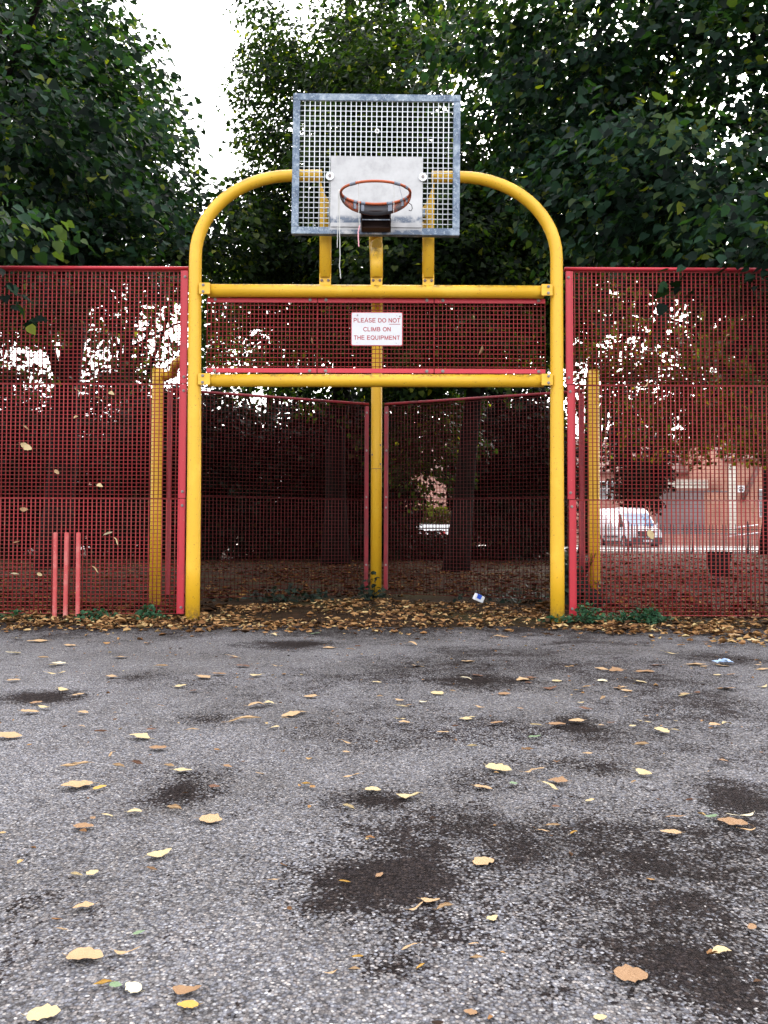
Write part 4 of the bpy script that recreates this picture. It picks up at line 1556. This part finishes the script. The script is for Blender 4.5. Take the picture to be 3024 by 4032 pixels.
# leaves caught in the mesh
CAUGHT = [(439, 1550, 26, 'p', 'c', FY), (386, 1566, 16, 't', 'd', FY), (299, 1643, 18, 't', 'c', FY), (104, 1685, 26, 't', 'd', FY), (104, 1762, 44, 'p', 'c', FY),
          (224, 1858, 20, 't', 'f', FY), (96, 2007, 30, 'o', 'c', FY), (393, 1913, 26, 'p', 'c', FY), (427, 2101, 30, 'c', 'd', FY), (456, 2133, 30, 'p', 's', FY), (65, 2135, 20, 't', 'd', FY),
          (60, 2260, 26, 'c', 'd', FY), (157, 2261, 18, 'p', 'f', FY), (374, 2244, 30, 't', 's', FY), (2563, 2105, 34, 'p', 'f', FY), (2543, 1511, 30, 't', 's', FY), (2861, 1328, 30, 't', 's', FY),
          (1228, 1342, 22, 'o', 'd', MY), (1891, 1380, 34, 'o', 'd', MY), (1865, 1250, 18, 't', 'd', MY)]
CL = ['pale curled leaf caught high in the left fence near the rear post', 'small tan leaf caught just left of the high pale leaf in left fence', 'small tan leaf caught midway up the left fence, below its upper seam',
      'folded tan leaf caught near the left edge of the left fence', 'long pale curled leaf caught near the left edge of left fence', 'flat tan leaf caught above the stumps in the left fence',
      'orange curled leaf caught just left above the stumps', 'pale curled leaf caught in the left fence above the lower seam', 'cream folded leaf caught right of the stumps in the left fence', 'pale strip of leaf hanging below the cream folded leaf',
      'tan folded leaf caught left of the stump tops', 'cream folded leaf caught low in the left fence near its edge', 'pale flat leaf caught low behind the first stumps', 'tan strip caught low in the fence right of the stumps',
      'large pale yellow leaf stuck on the fence over the van front', 'tan strip of leaf on the upper seam of the right fence', 'tan strip caught in the upper right fence',
      'orange leaf caught in the left part of the mesh between the crossbars', 'orange leaf caught in the right part of the mesh between the crossbars', 'small tan leaf near the top of the mesh between the crossbars']
for (px_, py_, ln, cc, kk, yy), lab in zip(CAUGHT, CL):
    p = P(px_, py_, yy - 0.012)
    o = bpy.data.objects.new('caught_leaf', PROTO[KK[kk]][int(lr.integers(6))])
    COL.objects.link(o)
    size = ln / F * yy * 1.15
    o.location = p
    o.scale = (size,) * 3
    tilt = PI / 2 * (1 if kk == 'f' else 0.7)
    o.rotation_euler = (tilt, float(lr.normal(0, 0.5)) + (1.3 if px_ == 2563 or py_ < 1400 else 0), float(lr.normal(0, 0.2)))
    o.material_slots[0].link = 'OBJECT'
    o.material_slots[0].material = DRY[CC[cc]]
    tag(o, lab, 'leaf', 'leaves caught in the mesh')


def litter(name, pos, size, tone, mat, rnd, curl=1.0, tilt=0.5):
    n = len(pos)
    # 3 x 3 vertex curled blade
    u = np.array([-0.5, 0, 0.5])
    w = np.array([-1, 0, 1.0])
    U, W = np.meshgrid(u, w, indexing='ij')
    prof = np.array([0.12, 0.30, 0.10])[:, None] * np.ones((1, 3))
    base = np.stack([U.ravel(), (W * prof).ravel(), np.zeros(9)], 1)
    cx = rnd.normal(0.4, 0.5, n) * curl
    cy = rnd.normal(0.8, 0.7, n) * curl
    V = np.repeat(base[None], n, 0)
    V[:, :, 1] += rnd.uniform(-0.06, 0.06, (n, 9))
    V[:, :, 2] = cx[:, None] * base[None, :, 0] ** 2 + cy[:, None] * np.abs(base[None, :, 1]) + rnd.normal(0, 0.02, (n, 9))
    yaw = rnd.uniform(0, 2 * PI, n)
    a = rnd.normal(0, tilt, n)
    ca, sa = np.cos(a), np.sin(a)
    y2 = V[:, :, 1] * ca[:, None] - V[:, :, 2] * sa[:, None]
    z2 = V[:, :, 1] * sa[:, None] + V[:, :, 2] * ca[:, None]
    x3 = V[:, :, 0] * np.cos(yaw)[:, None] - y2 * np.sin(yaw)[:, None]
    y3 = V[:, :, 0] * np.sin(yaw)[:, None] + y2 * np.cos(yaw)[:, None]
    V = np.stack([x3, y3, z2], 2) * size[:, None, None]
    V[:, :, 2] -= V[:, :, 2].min(1)[:, None]
    V += pos[:, None, :]
    ii = np.arange(9).reshape(3, 3)
    Qd = np.stack([ii[:-1, :-1].ravel(), ii[1:, :-1].ravel(), ii[1:, 1:].ravel(), ii[:-1, 1:].ravel()], 1)
    Qd = (Qd[None] + (np.arange(n) * 9)[:, None, None]).reshape(-1, 4)
    o = mesh_np(name, V.reshape(-1, 3), Qd, mat, None, np.repeat(tone, 9), smooth=True)
    return o


rnd = np.random.default_rng(33)
N = 2600
p = np.stack([rnd.uniform(-3.6, 3.6, N), 0.8 + 4.9 * rnd.random(N), np.full(N, 0.001)], 1)
keep = rnd.random(N) < 0.18 + 0.82 * np.clip(p[:, 1] / 5.5, 0, 1) ** 2 * (0.4 + VN(p, 1.6))
p = p[keep]
tag(litter('leaf_crumbs', p, rnd.uniform(0.007, 0.020, len(p)), np.clip(rnd.normal(0.5, 0.3, len(p)), 0, 1), M['litter'], rnd, 0.6, 0.25), 'crumbs of broken leaf and twig strewn over the asphalt', 'leaf crumbs', None, 'stuff')

rnd = np.random.default_rng(31)
N = 60000
p = np.stack([rnd.uniform(-4.6, 4.6, N), rnd.uniform(4.3, 8.4, N), np.zeros(N)], 1)
wob = (VN(p, 1.3) - 0.5) * 0.7 + (VN(p, 4.0) - 0.5) * 0.35
front = 5.30 - np.clip((p[:, 0] - 0.9) / 1.6, 0, 1) * 0.55 + wob
dens = np.clip((p[:, 1] - front + 0.35) / 0.75, 0.0, 1) ** 2.2
inrecess = (np.abs(p[:, 0] + 0.07) < 1.4)
back = np.where(inrecess, 7.2 + (1 - np.abs(p[:, 0] + 0.07) / 1.4) * 0.85, 6.45)
dens *= np.clip((back - p[:, 1]) / 0.25, 0, 1)
# bare damp soil inside the left half of the recess
bare = np.exp(-(((p[:, 0] + 0.75) / 0.55) ** 2 + ((p[:, 1] - 6.3) / 0.35) ** 2)) * 0.9
bare += np.exp(-(((p[:, 0] - 0.2) / 0.7) ** 2 + ((p[:, 1] - 6.0) / 0.12) ** 2)) * 0.6
dens *= np.clip(1 - bare, 0.05, 1)
dens *= 0.35 + 0.65 * np.clip((VN(p, 2.6) - 0.25) * 2.2, 0, 1)
keep = rnd.random(N) < dens * (0.48 + 0.35 * np.clip(p[:, 0] - 1.2, 0, 1)) * np.clip((VN(p, 5.5) - 0.18) * 2.6, 0.10, 1.15)
p = p[keep]
dens = dens[keep]
p[:, 2] = rnd.random(len(p)) ** 2 * 0.028 * dens
tone = np.clip(rnd.normal(0.52, 0.25, len(p)), 0, 1)
tag(litter('leaf_litter', p, rnd.uniform(0.022, 0.058, len(p)), tone, M['litter'], rnd, 0.8, 0.35), 'drift of dry brown and yellow leaves along the foot of the fences', 'leaf litter', None, 'stuff')

N = 42000
p = np.stack([rnd.uniform(-1, 1, N), 6.35 + 22 * rnd.random(N) ** 1.7, np.zeros(N)], 1)
p[:, 0] *= 2.6 + p[:, 1] * 0.62
tri = (p[:, 1] < 8.2) & (np.abs(p[:, 0] + 0.07) < 1.4)
keep = (rnd.random(N) < 0.25 + 0.75 * np.clip((VN(p, 0.7) - 0.3) * 2, 0, 1)) & ~tri
p = p[keep]
p[:, 2] = -0.010 + rnd.random(len(p)) * 0.02
tag(litter('woodland_leaf_litter', p, rnd.uniform(0.04, 0.09, len(p)), np.clip(rnd.normal(0.45, 0.25, len(p)), 0, 1), M['wood_litter'], rnd, 0.7, 0.25), 'brown carpet of fallen leaves under the trees behind the fence', 'leaf litter', None, 'stuff')


# ------------------------------------------------------------------ weeds and ivy
def weed(cx, cy, rx, ry, h, n, label, mat, size=0.03, name='weed_clump', cat='weed', zb=0.0):
    rnd = np.random.default_rng(int(abs(cx * 1000) + 7))
    t = thing(name, label, cat, (cx, cy, 0))
    q = rnd.normal(0, 0.5, (n, 2))
    pos = np.stack([cx + q[:, 0] * rx, cy + q[:, 1] * ry, zb + h * rnd.random(n) * np.exp(-(q ** 2).sum(1))], 1)
    fw = np.stack([q[:, 0] + rnd.normal(0, 0.5, n), q[:, 1] - 0.3 + rnd.normal(0, 0.5, n), rnd.normal(0, 0.3, n)], 1)
    nr = rnd.normal(0, 0.35, (n, 3))
    nr[:, 2] += 0.8
    nr[:, 1] -= 0.4
    leaves_mesh(pos, fw, nr, size * (0.6 + 0.7 * rnd.random(n)), np.clip(rnd.normal(0.45, 0.25, n), 0, 0.95), 'foliage', mat, t)
    m = MB()
    for k in range(14):
        j = rnd.integers(n)
        m.tube([(cx + (pos[j, 0] - cx) * 0.5, cy + (pos[j, 1] - cy) * 0.5, -0.01), tuple(pos[j])], [0.003, 0.0015], 5)
    m.build('stem', mat, t)
    fix_children(t)
    return t


for (px_, py_, w, h, n, lab) in ((2275, 2424, 75, 0.13, 150, 'green weed clump hugging the foot of the right goal post'), (2440, 2420, 150, 0.10, 240, 'long low green weed patch under the right fence'),
                                 (2195, 2440, 60, 0.06, 60, 'small green weed in front of the right goal post'), (645, 2412, 60, 0.11, 110, 'green weed clump under the left fence near the goal post'),
                                 (440, 2415, 100, 0.08, 90, 'sparse weed right of the cricket stumps'), (160, 2408, 70, 0.08, 60, 'sparse weed at the foot of the leftmost stump'), (2520, 2424, 40, 0.12, 60, 'small upright weed at the right end of the weed patch')):
    c = G(px_, py_ + 6)
    weed(c.x, 5.97, w / F * 6.0 * 0.9, 0.09, h * 1.05, int(n * 1.3), lab, M['weed_leaf'])
c = P(1455, 2320, 8.0)
weed(c.x + 0.02, 7.95, 0.10, 0.1, 0.30, 70, 'dark ivy sprig at the foot of the rear centre post', M['ivy_leaf'], 0.05, 'ivy_sprig', 'ivy')
for (px_, w, lab) in ((1150, 0.5, 'dark low ground ivy along the left recess panel'), (2060, 0.7, 'dark low ground ivy along the right recess panel')):
    yy = 7.75
    c = P(px_, 2330, yy)
    weed(c.x, yy, w, 0.12, 0.16, 150, lab, M['ivy_leaf'], 0.05, 'ground_ivy', 'ivy')

t = thing('ivy_plant', 'dark ivy mound growing up the right rear post of the goal', 'ivy', (rr_.x - 0.12, RY - 0.1, 0))
rnd = np.random.default_rng(91)
n = 420
q = rnd.random((n, 3))
pos = np.stack([rr_.x - 0.30 + 0.38 * q[:, 0] - 0.05 * q[:, 2], RY - 0.18 + 0.30 * q[:, 1], 0.02 + 0.52 * q[:, 2] ** 0.9 * (0.6 + 0.4 * np.sin(q[:, 0] * 6))], 1)
fw = rnd.normal(0, 0.5, (n, 3)) + np.array([0, -0.4, -0.5])
nr = rnd.normal(0, 0.4, (n, 3)) + np.array([0, -0.8, 0.4])
leaves_mesh(pos, fw, nr, 0.06 * (0.6 + 0.6 * rnd.random(n)), rnd.random(n) * 0.9, 'foliage', M['ivy_leaf'], t)
m = MB()
for k in range(5):
    m.tube([(rr_.x - 0.1 + 0.03 * k, RY - 0.06, 0), (rr_.x - 0.12, RY - 0.07, 0.25), (rr_.x - 0.08 + 0.02 * k, RY - 0.065, 0.5)], [0.008, 0.006, 0.003], 6)
m.build('stem', M['bark'], t)
fix_children(t)

# ------------------------------------------------------------------ litter items
c = G(2850, 2616)
m = MB()
rnd = np.random.default_rng(8)
n = 9
gx, gy = np.meshgrid(np.linspace(-0.045, 0.045, n), np.linspace(-0.03, 0.03, n))
gz = 0.012 + 0.022 * rnd.random((n, n)) * (1 - (gx / 0.05) ** 2)
vs = [(c.x + gx[i, j] + rnd.normal(0, 0.003), c.y + gy[i, j] + rnd.normal(0, 0.003), gz[i, j]) for i in range(n) for j in range(n)]
m.add(vs, [(i * n + j, i * n + j + 1, (i + 1) * n + j + 1, (i + 1) * n + j) for i in range(n - 1) for j in range(n - 1)])
tag(m.build('crumpled_wrapper', M['blue_foil'], None), 'crumpled pale blue wrapper on the asphalt near the right fence', 'wrapper')
c = P(1885, 2363, 7.3)
t = thing('drink_carton', 'small blue and white drink carton lying in the recess leaves', 'carton', (c.x, c.y, 0.07))
rot = Matrix.Rotation(R(24), 3, 'Y') @ Matrix.Rotation(R(20), 3, 'Z')
m = MB()
m.bbox((0, 0, 0), (0.095, 0.05, 0.062), 0.004, rot)
m.build('box', M['can_white'], t)
m = MB()
m.bbox(rot @ Vector((-0.012, -0.001, 0.012)), (0.048, 0.054, 0.042), 0.003, rot)
m.build('blue_panel', M['can_blue'], t)

# ------------------------------------------------------------------ litter bin on a post
bp = G(2832, 2304)
t = thing('litter_bin', 'small dark tapered litter bin on a short post behind the right fence', 'litter bin', (bp.x, bp.y, 0))
m = MB()
m.tube([(0, 0.02, -0.05), (0, 0.02, 0.16)], 0.032, 10)
m.build('post', M['black_iron'], t)
m = MB()
vs = []
for z, hw, hd in ((0.13, 0.085, 0.07), (0.20, 0.105, 0.085), (0.43, 0.125, 0.10), (0.43, 0.115, 0.09), (0.22, 0.095, 0.075)):
    vs += [(-hw, -hd, z), (hw, -hd, z), (hw, hd, z), (-hw, hd, z)]
fs = [(3, 2, 1, 0), (16, 17, 18, 19)]
for k in range(4):
    for j in range(4):
        fs.append((k * 4 + j, k * 4 + (j + 1) % 4, (k + 1) * 4 + (j + 1) % 4, (k + 1) * 4 + j))
m.add(vs, fs)
m.build('bin_body', M['bin_plastic'], t)
m = MB()
m.bbox((0, -0.105, 0.445), (0.285, 0.02, 0.028), 0.006)
m.bbox((0, 0.105, 0.445), (0.285, 0.02, 0.028), 0.006)
m.bbox((-0.132, 0, 0.445), (0.02, 0.188, 0.028), 0.006)
m.bbox((0.132, 0, 0.445), (0.02, 0.188, 0.028), 0.006)
m.build('rim', M['bin_plastic'], t)

# ------------------------------------------------------------------ park railing
RAILY = 30.2
rail = thing('park_railing', 'black iron railing with upright bars between the trees and the road', 'railing', (9, RAILY, 0))
m = MB()
xx = 1.0
x_end = 19.0
while xx < x_end:
    h = 1.10 + random.uniform(-0.02, 0.03)
    m.box((xx + random.uniform(-0.01, 0.01), RAILY, h / 2), (0.024, 0.024, h))
    m.cyl((xx, RAILY, h + 0.03), (0, 0, 1), 0.016, 0.07, 5, 0.003)
    xx += 0.128
tag(m.build('bars', M['black_iron'], rail), kind='stuff')
for z in (0.95, 0.14):
    m = MB()
    m.box(((1 + x_end) / 2, RAILY - 0.018, z), (x_end - 1, 0.012, 0.035))
    m.build('rail', M['black_iron'], rail)
for px_ in (2475, 2728, 2944):
    x = P(px_, 2100, RAILY).x
    m = MB()
    m.box((x, RAILY, 0.6), (0.05, 0.05, 1.2))
    m.tube([(x, RAILY - 0.03, 0.75), (x - 0.16, RAILY - 0.25, 0.0)], 0.016, 8)
    m.cyl((x, RAILY, 1.24), (0, 0, 1), 0.035, 0.09, 8, 0.01)
    m.build('railing_post', M['black_iron'], rail)
fix_children(rail)

# ------------------------------------------------------------------ van
VANP = G(2478, 2158)
VY = 44.0
vx = P(2546, 2150, VY).x
van = thing('parked_van', 'white high roof van parked on the road beyond the railing', 'van', (vx, VY, 0))
# local axes: x to the van's left-right, -y is forward; length 5.4, width 1.95, height 2.42
W2 = 0.97
prof = [(0.0, 0.42), (-0.02, 0.78), (0.10, 1.04), (0.34, 1.16), (0.62, 1.24), (1.36, 2.06), (1.66, 2.30), (2.1, 2.40), (4.9, 2.42), (5.28, 2.36), (5.36, 2.10), (5.36, 0.42)]


def vw(z):
    return W2 if z < 1.2 else W2 - (z - 1.2) * 0.10


import bmesh
bm = bmesh.new()
ring_l = [bm.verts.new((-vw(z), y, z)) for y, z in prof]
ring_r = [bm.verts.new((vw(z), y, z)) for y, z in prof]
n = len(prof)
bm.faces.new(ring_l)
bm.faces.new(ring_r[::-1])
for i in range(n):
    bm.faces.new((ring_l[i], ring_r[i], ring_r[(i + 1) % n], ring_l[(i + 1) % n]))
bmesh.ops.recalc_face_normals(bm, faces=bm.faces[:])
bmesh.ops.bevel(bm, geom=[e for e in bm.edges if abs(e.verts[0].co.x - e.verts[1].co.x) < 0.2], offset=0.10, segments=4, affect='EDGES')
me = bpy.data.meshes.new('body')
bm.to_mesh(me)
bm.free()
me.materials.append(M['white_van'])
me.polygons.foreach_set('use_smooth', [True] * len(me.polygons))
body = link(bpy.data.objects.new('body', me), van)
# windscreen lies on the sloping face
m = MB()
nrm = Vector((0, -(2.06 - 1.24), 0.74)).normalized() * 0.012
ws = [(-0.80, 0.66, 1.285), (0.80, 0.66, 1.285), (0.74, 1.34, 2.035), (-0.74, 1.34, 2.035)]
wv = [Vector(p) + nrm for p in ws] + [Vector(p) - nrm for p in ws]
m.add(wv, [(0, 1, 2, 3), (7, 6, 5, 4), (0, 4, 5, 1), (1, 5, 6, 2), (2, 6, 7, 3), (3, 7, 4, 0)])
m.build('windscreen', M['windscreen'], van)
for s in (-1, 1):
    m = MB()
    poly = [(0.86, 1.24), (1.66, 1.24), (1.66, 1.98), (1.40, 1.98)]
    vs = [(s * (vw(z) + 0.006), y, z) for y, z in poly] + [(s * (vw(z) - 0.02), y, z) for y, z in poly]
    m.add(vs, [(0, 1, 2, 3), (7, 6, 5, 4), (0, 4, 5, 1), (1, 5, 6, 2), (2, 6, 7, 3), (3, 7, 4, 0)])
    m.build('side_window', M['dark_glass'], van)
    m = MB()
    m.bbox((s * (W2 + 0.008), 2.75, 0.66), (0.03, 2.1, 0.13), 0.01)
    m.build('side_trim', M['black_trim'], van)
    m = MB()
    m.bbox((s * (W2 + 0.16), 0.92, 1.34), (0.16, 0.10, 0.26), 0.03)
    m.bbox((s * (W2 + 0.06), 0.95, 1.28), (0.12, 0.05, 0.05), 0.01)
    m.build('mirror', M['black_trim'] if s < 0 else M['white_van'], van)
    m = MB()
    m.bbox((s * 0.70, 0.03, 0.98), (0.36, 0.12, 0.22), 0.04)
    m.build('headlight', M['lamp'], van)
    for yw in (0.85, 4.35):
        w = MB()
        w.tube([(s * (W2 - 0.22), yw, 0.34), (s * (W2 + 0.005), yw, 0.34)], 0.335, 24)
        wo = w.build('wheel', M['tyre'], van)
        w = MB()
        w.tube([(s * (W2 + 0.001), yw, 0.34), (s * (W2 + 0.012), yw, 0.34)], 0.20, 20)
        w.build('rim', M['alloy'], wo)
        w = MB()
        w.tube([(s * (W2 - 0.06), yw, 0.36), (s * (W2 + 0.003), yw, 0.36)], 0.41, 24)
        w.build('wheel_arch', M['black_trim'], wo)
m = MB()
m.bbox((0, -0.05, 0.42), (1.88, 0.16, 0.40), 0.05)
m.build('bumper', M['black_trim'], van)
m = MB()
m.bbox((0, -0.015, 0.83), (1.00, 0.06, 0.34), 0.03)
m.build('grille', M['black_trim'], van)
m = MB()
m.bbox((0, -0.14, 0.42), (0.52, 0.02, 0.11), 0.003)
m.build('number_plate', M['sign_white'], van)
m = MB()
m.box((0, 2.7, 0.32), (1.7, 5.0, 0.22))
m.build('underbody', M['black_trim'], van)
van.rotation_euler = (0, 0, R(7))

# ------------------------------------------------------------------ houses
def house(name, label, x0, x1, y, depth, h, ridge, wall_mat, roof_mat, wins=(), door=None):
    t = thing(name, label, 'house', ((x0 + x1) / 2, y, 0))
    m = MB()
    m.box(((x0 + x1) / 2, y + depth / 2, h / 2 - 0.05), (x1 - x0, depth, h + 0.1))
    # gables
    for xg in (x0 + 0.01, x1 - 0.21):
        m.add([(xg, y, h), (xg, y + depth, h), (xg, y + depth / 2, h + ridge - 0.1), (xg + 0.2, y, h), (xg + 0.2, y + depth, h), (xg + 0.2, y + depth / 2, h + ridge - 0.1)],
              [(0, 1, 2), (5, 4, 3), (0, 2, 5, 3), (1, 4, 5, 2), (0, 3, 4, 1)])
    m.build('wall', wall_mat, t)
    m = MB()
    e = 0.35
    for sy in (0, 1):
        ya, yb_ = (y - e, y + depth / 2) if sy == 0 else (y + depth + e, y + depth / 2)
        za, zb2 = h - e * ridge / (depth / 2), h + ridge
        pts = [(x0 - e, ya, za), (x1 + e, ya, za), (x1 + e, yb_, zb2), (x0 - e, yb_, zb2)]
        vs = pts + [(a_, b_, c_ + 0.14) for a_, b_, c_ in pts]
        m.add(vs, [(0, 1, 2, 3), (7, 6, 5, 4), (0, 4, 5, 1), (1, 5, 6, 2), (2, 6, 7, 3), (3, 7, 4, 0)])
    ro = m.build('roof', roof_mat, t)
    m = MB()
    m.bbox(((x0 + x1) / 2 + 1.2, y + depth / 2, h + ridge + 0.5), (0.8, 0.6, 1.5), 0.02)
    m.build('chimney', wall_mat, ro)
    for (wx, wz, ww, wh) in wins:
        f = MB()
        tk = 0.09
        f.bbox((wx, y - 0.02, wz + wh / 2), (ww + tk, 0.08, tk), 0.01)
        f.bbox((wx, y - 0.02, wz - wh / 2), (ww + tk, 0.10, tk), 0.01)
        f.bbox((wx - ww / 2, y - 0.021, wz), (tk, 0.08, wh - tk), 0.01)
        f.bbox((wx + ww / 2, y - 0.021, wz), (tk, 0.08, wh - tk), 0.01)
        f.bbox((wx, y - 0.022, wz), (tk * 0.7, 0.07, wh - tk), 0.01)
        f.bbox((wx, y - 0.018, wz + wh * 0.1), (ww - tk, 0.06, tk * 0.7), 0.01)
        fo = f.build('window', M['white_frame'], t)
        g_ = MB()
        g_.box((wx, y - 0.006, wz), (ww, 0.02, wh))
        g_.build('pane', M['dark_glass'], fo)
    fix_children(t)
    return t


def X_(px_, Y):
    return P(px_, 2000, Y).x


def Z_(py_, Y):
    return P(2700, py_, Y).z


hA = house('brick_house', 'red brick house behind the grey wall, right of the goal', X_(1350, 64), X_(2790, 64), 64, 8, 6.2, 3.0, M['brick'], M['tiles'],
           [(X_(p_, 64), z_, 1.3, 1.5) for p_ in (1480, 2000, 2390) for z_ in (1.6, 4.5)])
HBY = 57
hB = house('brick_house', 'orange brick house at the right edge with a white framed window', X_(2852, HBY), X_(2852, HBY) + 13, HBY, 8, 6.6, 3.2, M['orange_brick'], M['tiles'],
           [(X_(3012, HBY), Z_(1980, HBY), 0.95, 2.0), (X_(2918, HBY), Z_(1925, HBY), 0.42, 0.42), (X_(3200, HBY), 2.0, 1.3, 1.5)])
m = MB()
m.bbox((X_(2882, HBY), HBY - 0.06, 3.0), (0.55, 0.12, 6.1), 0.02)
pil = m.build('pilaster', M['pale_stone'], hB)
pil.matrix_parent_inverse = Matrix.Translation(hB.location).inverted()
hC = house('brick_house', 'dim brick house glimpsed through the left fence', X_(330, 60), X_(760, 60), 60, 8, 5.6, 3.0, M['brick'], M['slate'],
           [(X_(p_, 60), z_, 1.2, 1.4) for p_ in (420, 560, 690) for z_ in (1.6, 4.2)])
m = MB()
m.tube([P(2922, 1972, HBY - 0.16), P(2990, 1832, HBY - 0.16)], 0.16, 6)
brd = m.build('sloping_board', M['tiles'], hB)
brd.matrix_parent_inverse = Matrix.Translation(hB.location).inverted()
# grey rendered wall with coping, pale tiled lean-to behind it
WY = 54
gwall = thing('garden_wall', 'long grey rendered wall with dark coping behind the van', 'wall', (X_(2700, WY), WY, 0))
m = MB()
zt = Z_(1938, WY)
m.box(((X_(2585, WY) + X_(2770, WY)) / 2, WY, zt / 2 - 0.05), (X_(2770, WY) - X_(2585, WY), 0.3, zt + 0.1))
m.build('rendered_panel', M['render_wall'], gwall)
m = MB()
m.box(((X_(2770, WY) + X_(2856, WY)) / 2, WY - 0.004, zt / 2 - 0.05), (X_(2856, WY) - X_(2770, WY), 0.32, zt + 0.1))
m.build('brick_panel', M['orange_brick'], gwall)
m = MB()
m.bbox(((X_(2585, WY) + X_(2856, WY)) / 2, WY, zt + 0.05), (X_(2856, WY) - X_(2585, WY) + 0.1, 0.42, 0.10), 0.01)
m.build('coping', M['slate'], gwall)
fix_children(gwall)
LY = 58
lean = thing('outbuilding', 'outbuilding with pale stone upper courses above the grey wall', 'outbuilding', (X_(2690, LY), LY, 0))
m = MB()
za, zb2 = Z_(1925, LY), Z_(1888, LY)
m.box((X_(2695, LY), LY + 1.5, za / 2), (X_(2785, LY) - X_(2605, LY), 3.0, za))
m.build('wall', M['brick'], lean)
m = MB()
for k in range(3):
    z0 = za + (zb2 - za) * k / 3
    m.bbox((X_(2695, LY), LY + 1.45 + k * 0.03, z0 + (zb2 - za) / 6), (X_(2785, LY) - X_(2605, LY) + 0.1, 3.1, (zb2 - za) / 3 - 0.03), 0.02)
m.build('stone_courses', M['pale_stone'], lean)
fix_children(lean)
# low front wall and white handrail by the orange house
lw = thing('front_wall', 'low brick front wall along the far pavement', 'wall', (X_(2800, 50), 50, 0))
m = MB()
m.box((X_(2800, 50), 50, 0.42), (14.0, 0.24, 0.84))
m.build('wall', M['brick'], lw)
m = MB()
m.bbox((X_(2800, 50), 50, 0.88), (14.1, 0.32, 0.07), 0.01)
m.build('coping', M['slate'], lw)
fix_children(lw)
hrail = thing('handrail', 'thin white sloping handrail in front of the orange house', 'handrail', (X_(2920, 49), 49, 0))
for dz in (0, -0.50):
    m = MB()
    pa, pb = P(2865, 2081, 49), P(2985, 2066, 49)
    m.tube([pa + Vector((0, 0, dz)), pb + Vector((0, 0, dz))], 0.030, 8)
    m.build('rail', M['white_frame'], hrail)
for px_ in (2870, 2925, 2980):
    pa = P(px_, 2081 - (px_ - 2865) * 0.125, 49)
    m = MB()
    m.tube([(pa.x, 49, 0), tuple(pa)], 0.028, 8)
    m.build('rail_post', M['black_iron'], hrail)
fix_children(hrail)

# evergreen behind the van, leaning tree near the orange house, hedge glimpsed in the goal
tree('evergreen_tree', 'dense dark evergreen rising just behind the white van', (X_(2515, 52), 52, 0), (X_(2515, 52), 52, 8.5), 0.25,
     [((X_(2520, 52), 52, 6.6), (2.0, 1.5, 4.2), 1.0)], 420, 30, 0.55, 0.22, M['dark_leaf'], 71, 0.1, 0.25, 0.7)
tree('street_tree', 'yellowing street tree whose crown hangs in front of the orange house', (X_(3120, 46), 46.2, 0), (X_(3060, 46), 46.2, 8.5), 0.16,
     [((X_(2960, 46), 46, 8.6), (3.2, 2.0, 2.6), 1.0)], 420, 26, 0.6, 0.2, M['turning_leaf'], 72, 0.2, 0.35, 0.6)
hedge = thing('hedge', 'pale green hedge glimpsed through the right recess panel', 'hedge', (X_(1690, 52), 52, 0))
rnd = np.random.default_rng(73)
n = 5000
pos = np.stack([X_(1690, 52) + rnd.uniform(-3.2, 3.2, n), 52 + rnd.uniform(-0.7, 0.7, n), rnd.random(n) ** 0.7 * 2.6], 1)
leaves_mesh(pos, rnd.normal(0, 1, (n, 3)), rnd.normal(0, 0.5, (n, 3)) + np.array([0, -0.7, 0.5]), 0.2 * (0.6 + 0.6 * rnd.random(n)), rnd.random(n) * 0.9, 'foliage', M['turning_leaf'], hedge)
fix_children(hedge)

# red and white works barrier in the gap
YBAR = 46.0
bx0, bx1 = X_(1640, YBAR), X_(1790, YBAR)
bar = thing('street_barrier', 'red and white street barrier glimpsed through the right recess panel', 'barrier', ((bx0 + bx1) / 2, YBAR, 0))
zb0, zb1 = P(1700, 2090, YBAR).z, P(1700, 2064, YBAR).z
m = MB()
m.bbox(((bx0 + bx1) / 2, YBAR, (zb0 + zb1) / 2), (bx1 - bx0, 0.06, zb1 - zb0), 0.02)
m.build('top_board', M['white_frame'], bar)
zc = P(1700, 2098, YBAR).z
nb = 8
for k in range(nb):
    m = MB()
    w_ = (bx1 - bx0) / nb
    m.bbox((bx0 + w_ * (k + 0.5), YBAR, zc), (w_ - 0.004, 0.05, 0.20), 0.008)
    m.build('lower_block', M['sign_red'] if k % 2 else M['white_frame'], bar)
for x in (bx0 + 0.1, bx1 - 0.1):
    m = MB()
    m.bbox((x, YBAR + 0.06, zb1 / 2), (0.06, 0.05, zb1), 0.005)
    m.bbox((x, YBAR + 0.06, 0.13), (0.09, 0.7, 0.06), 0.01)
    m.build('leg', M['black_iron'], bar)
fix_children(bar)
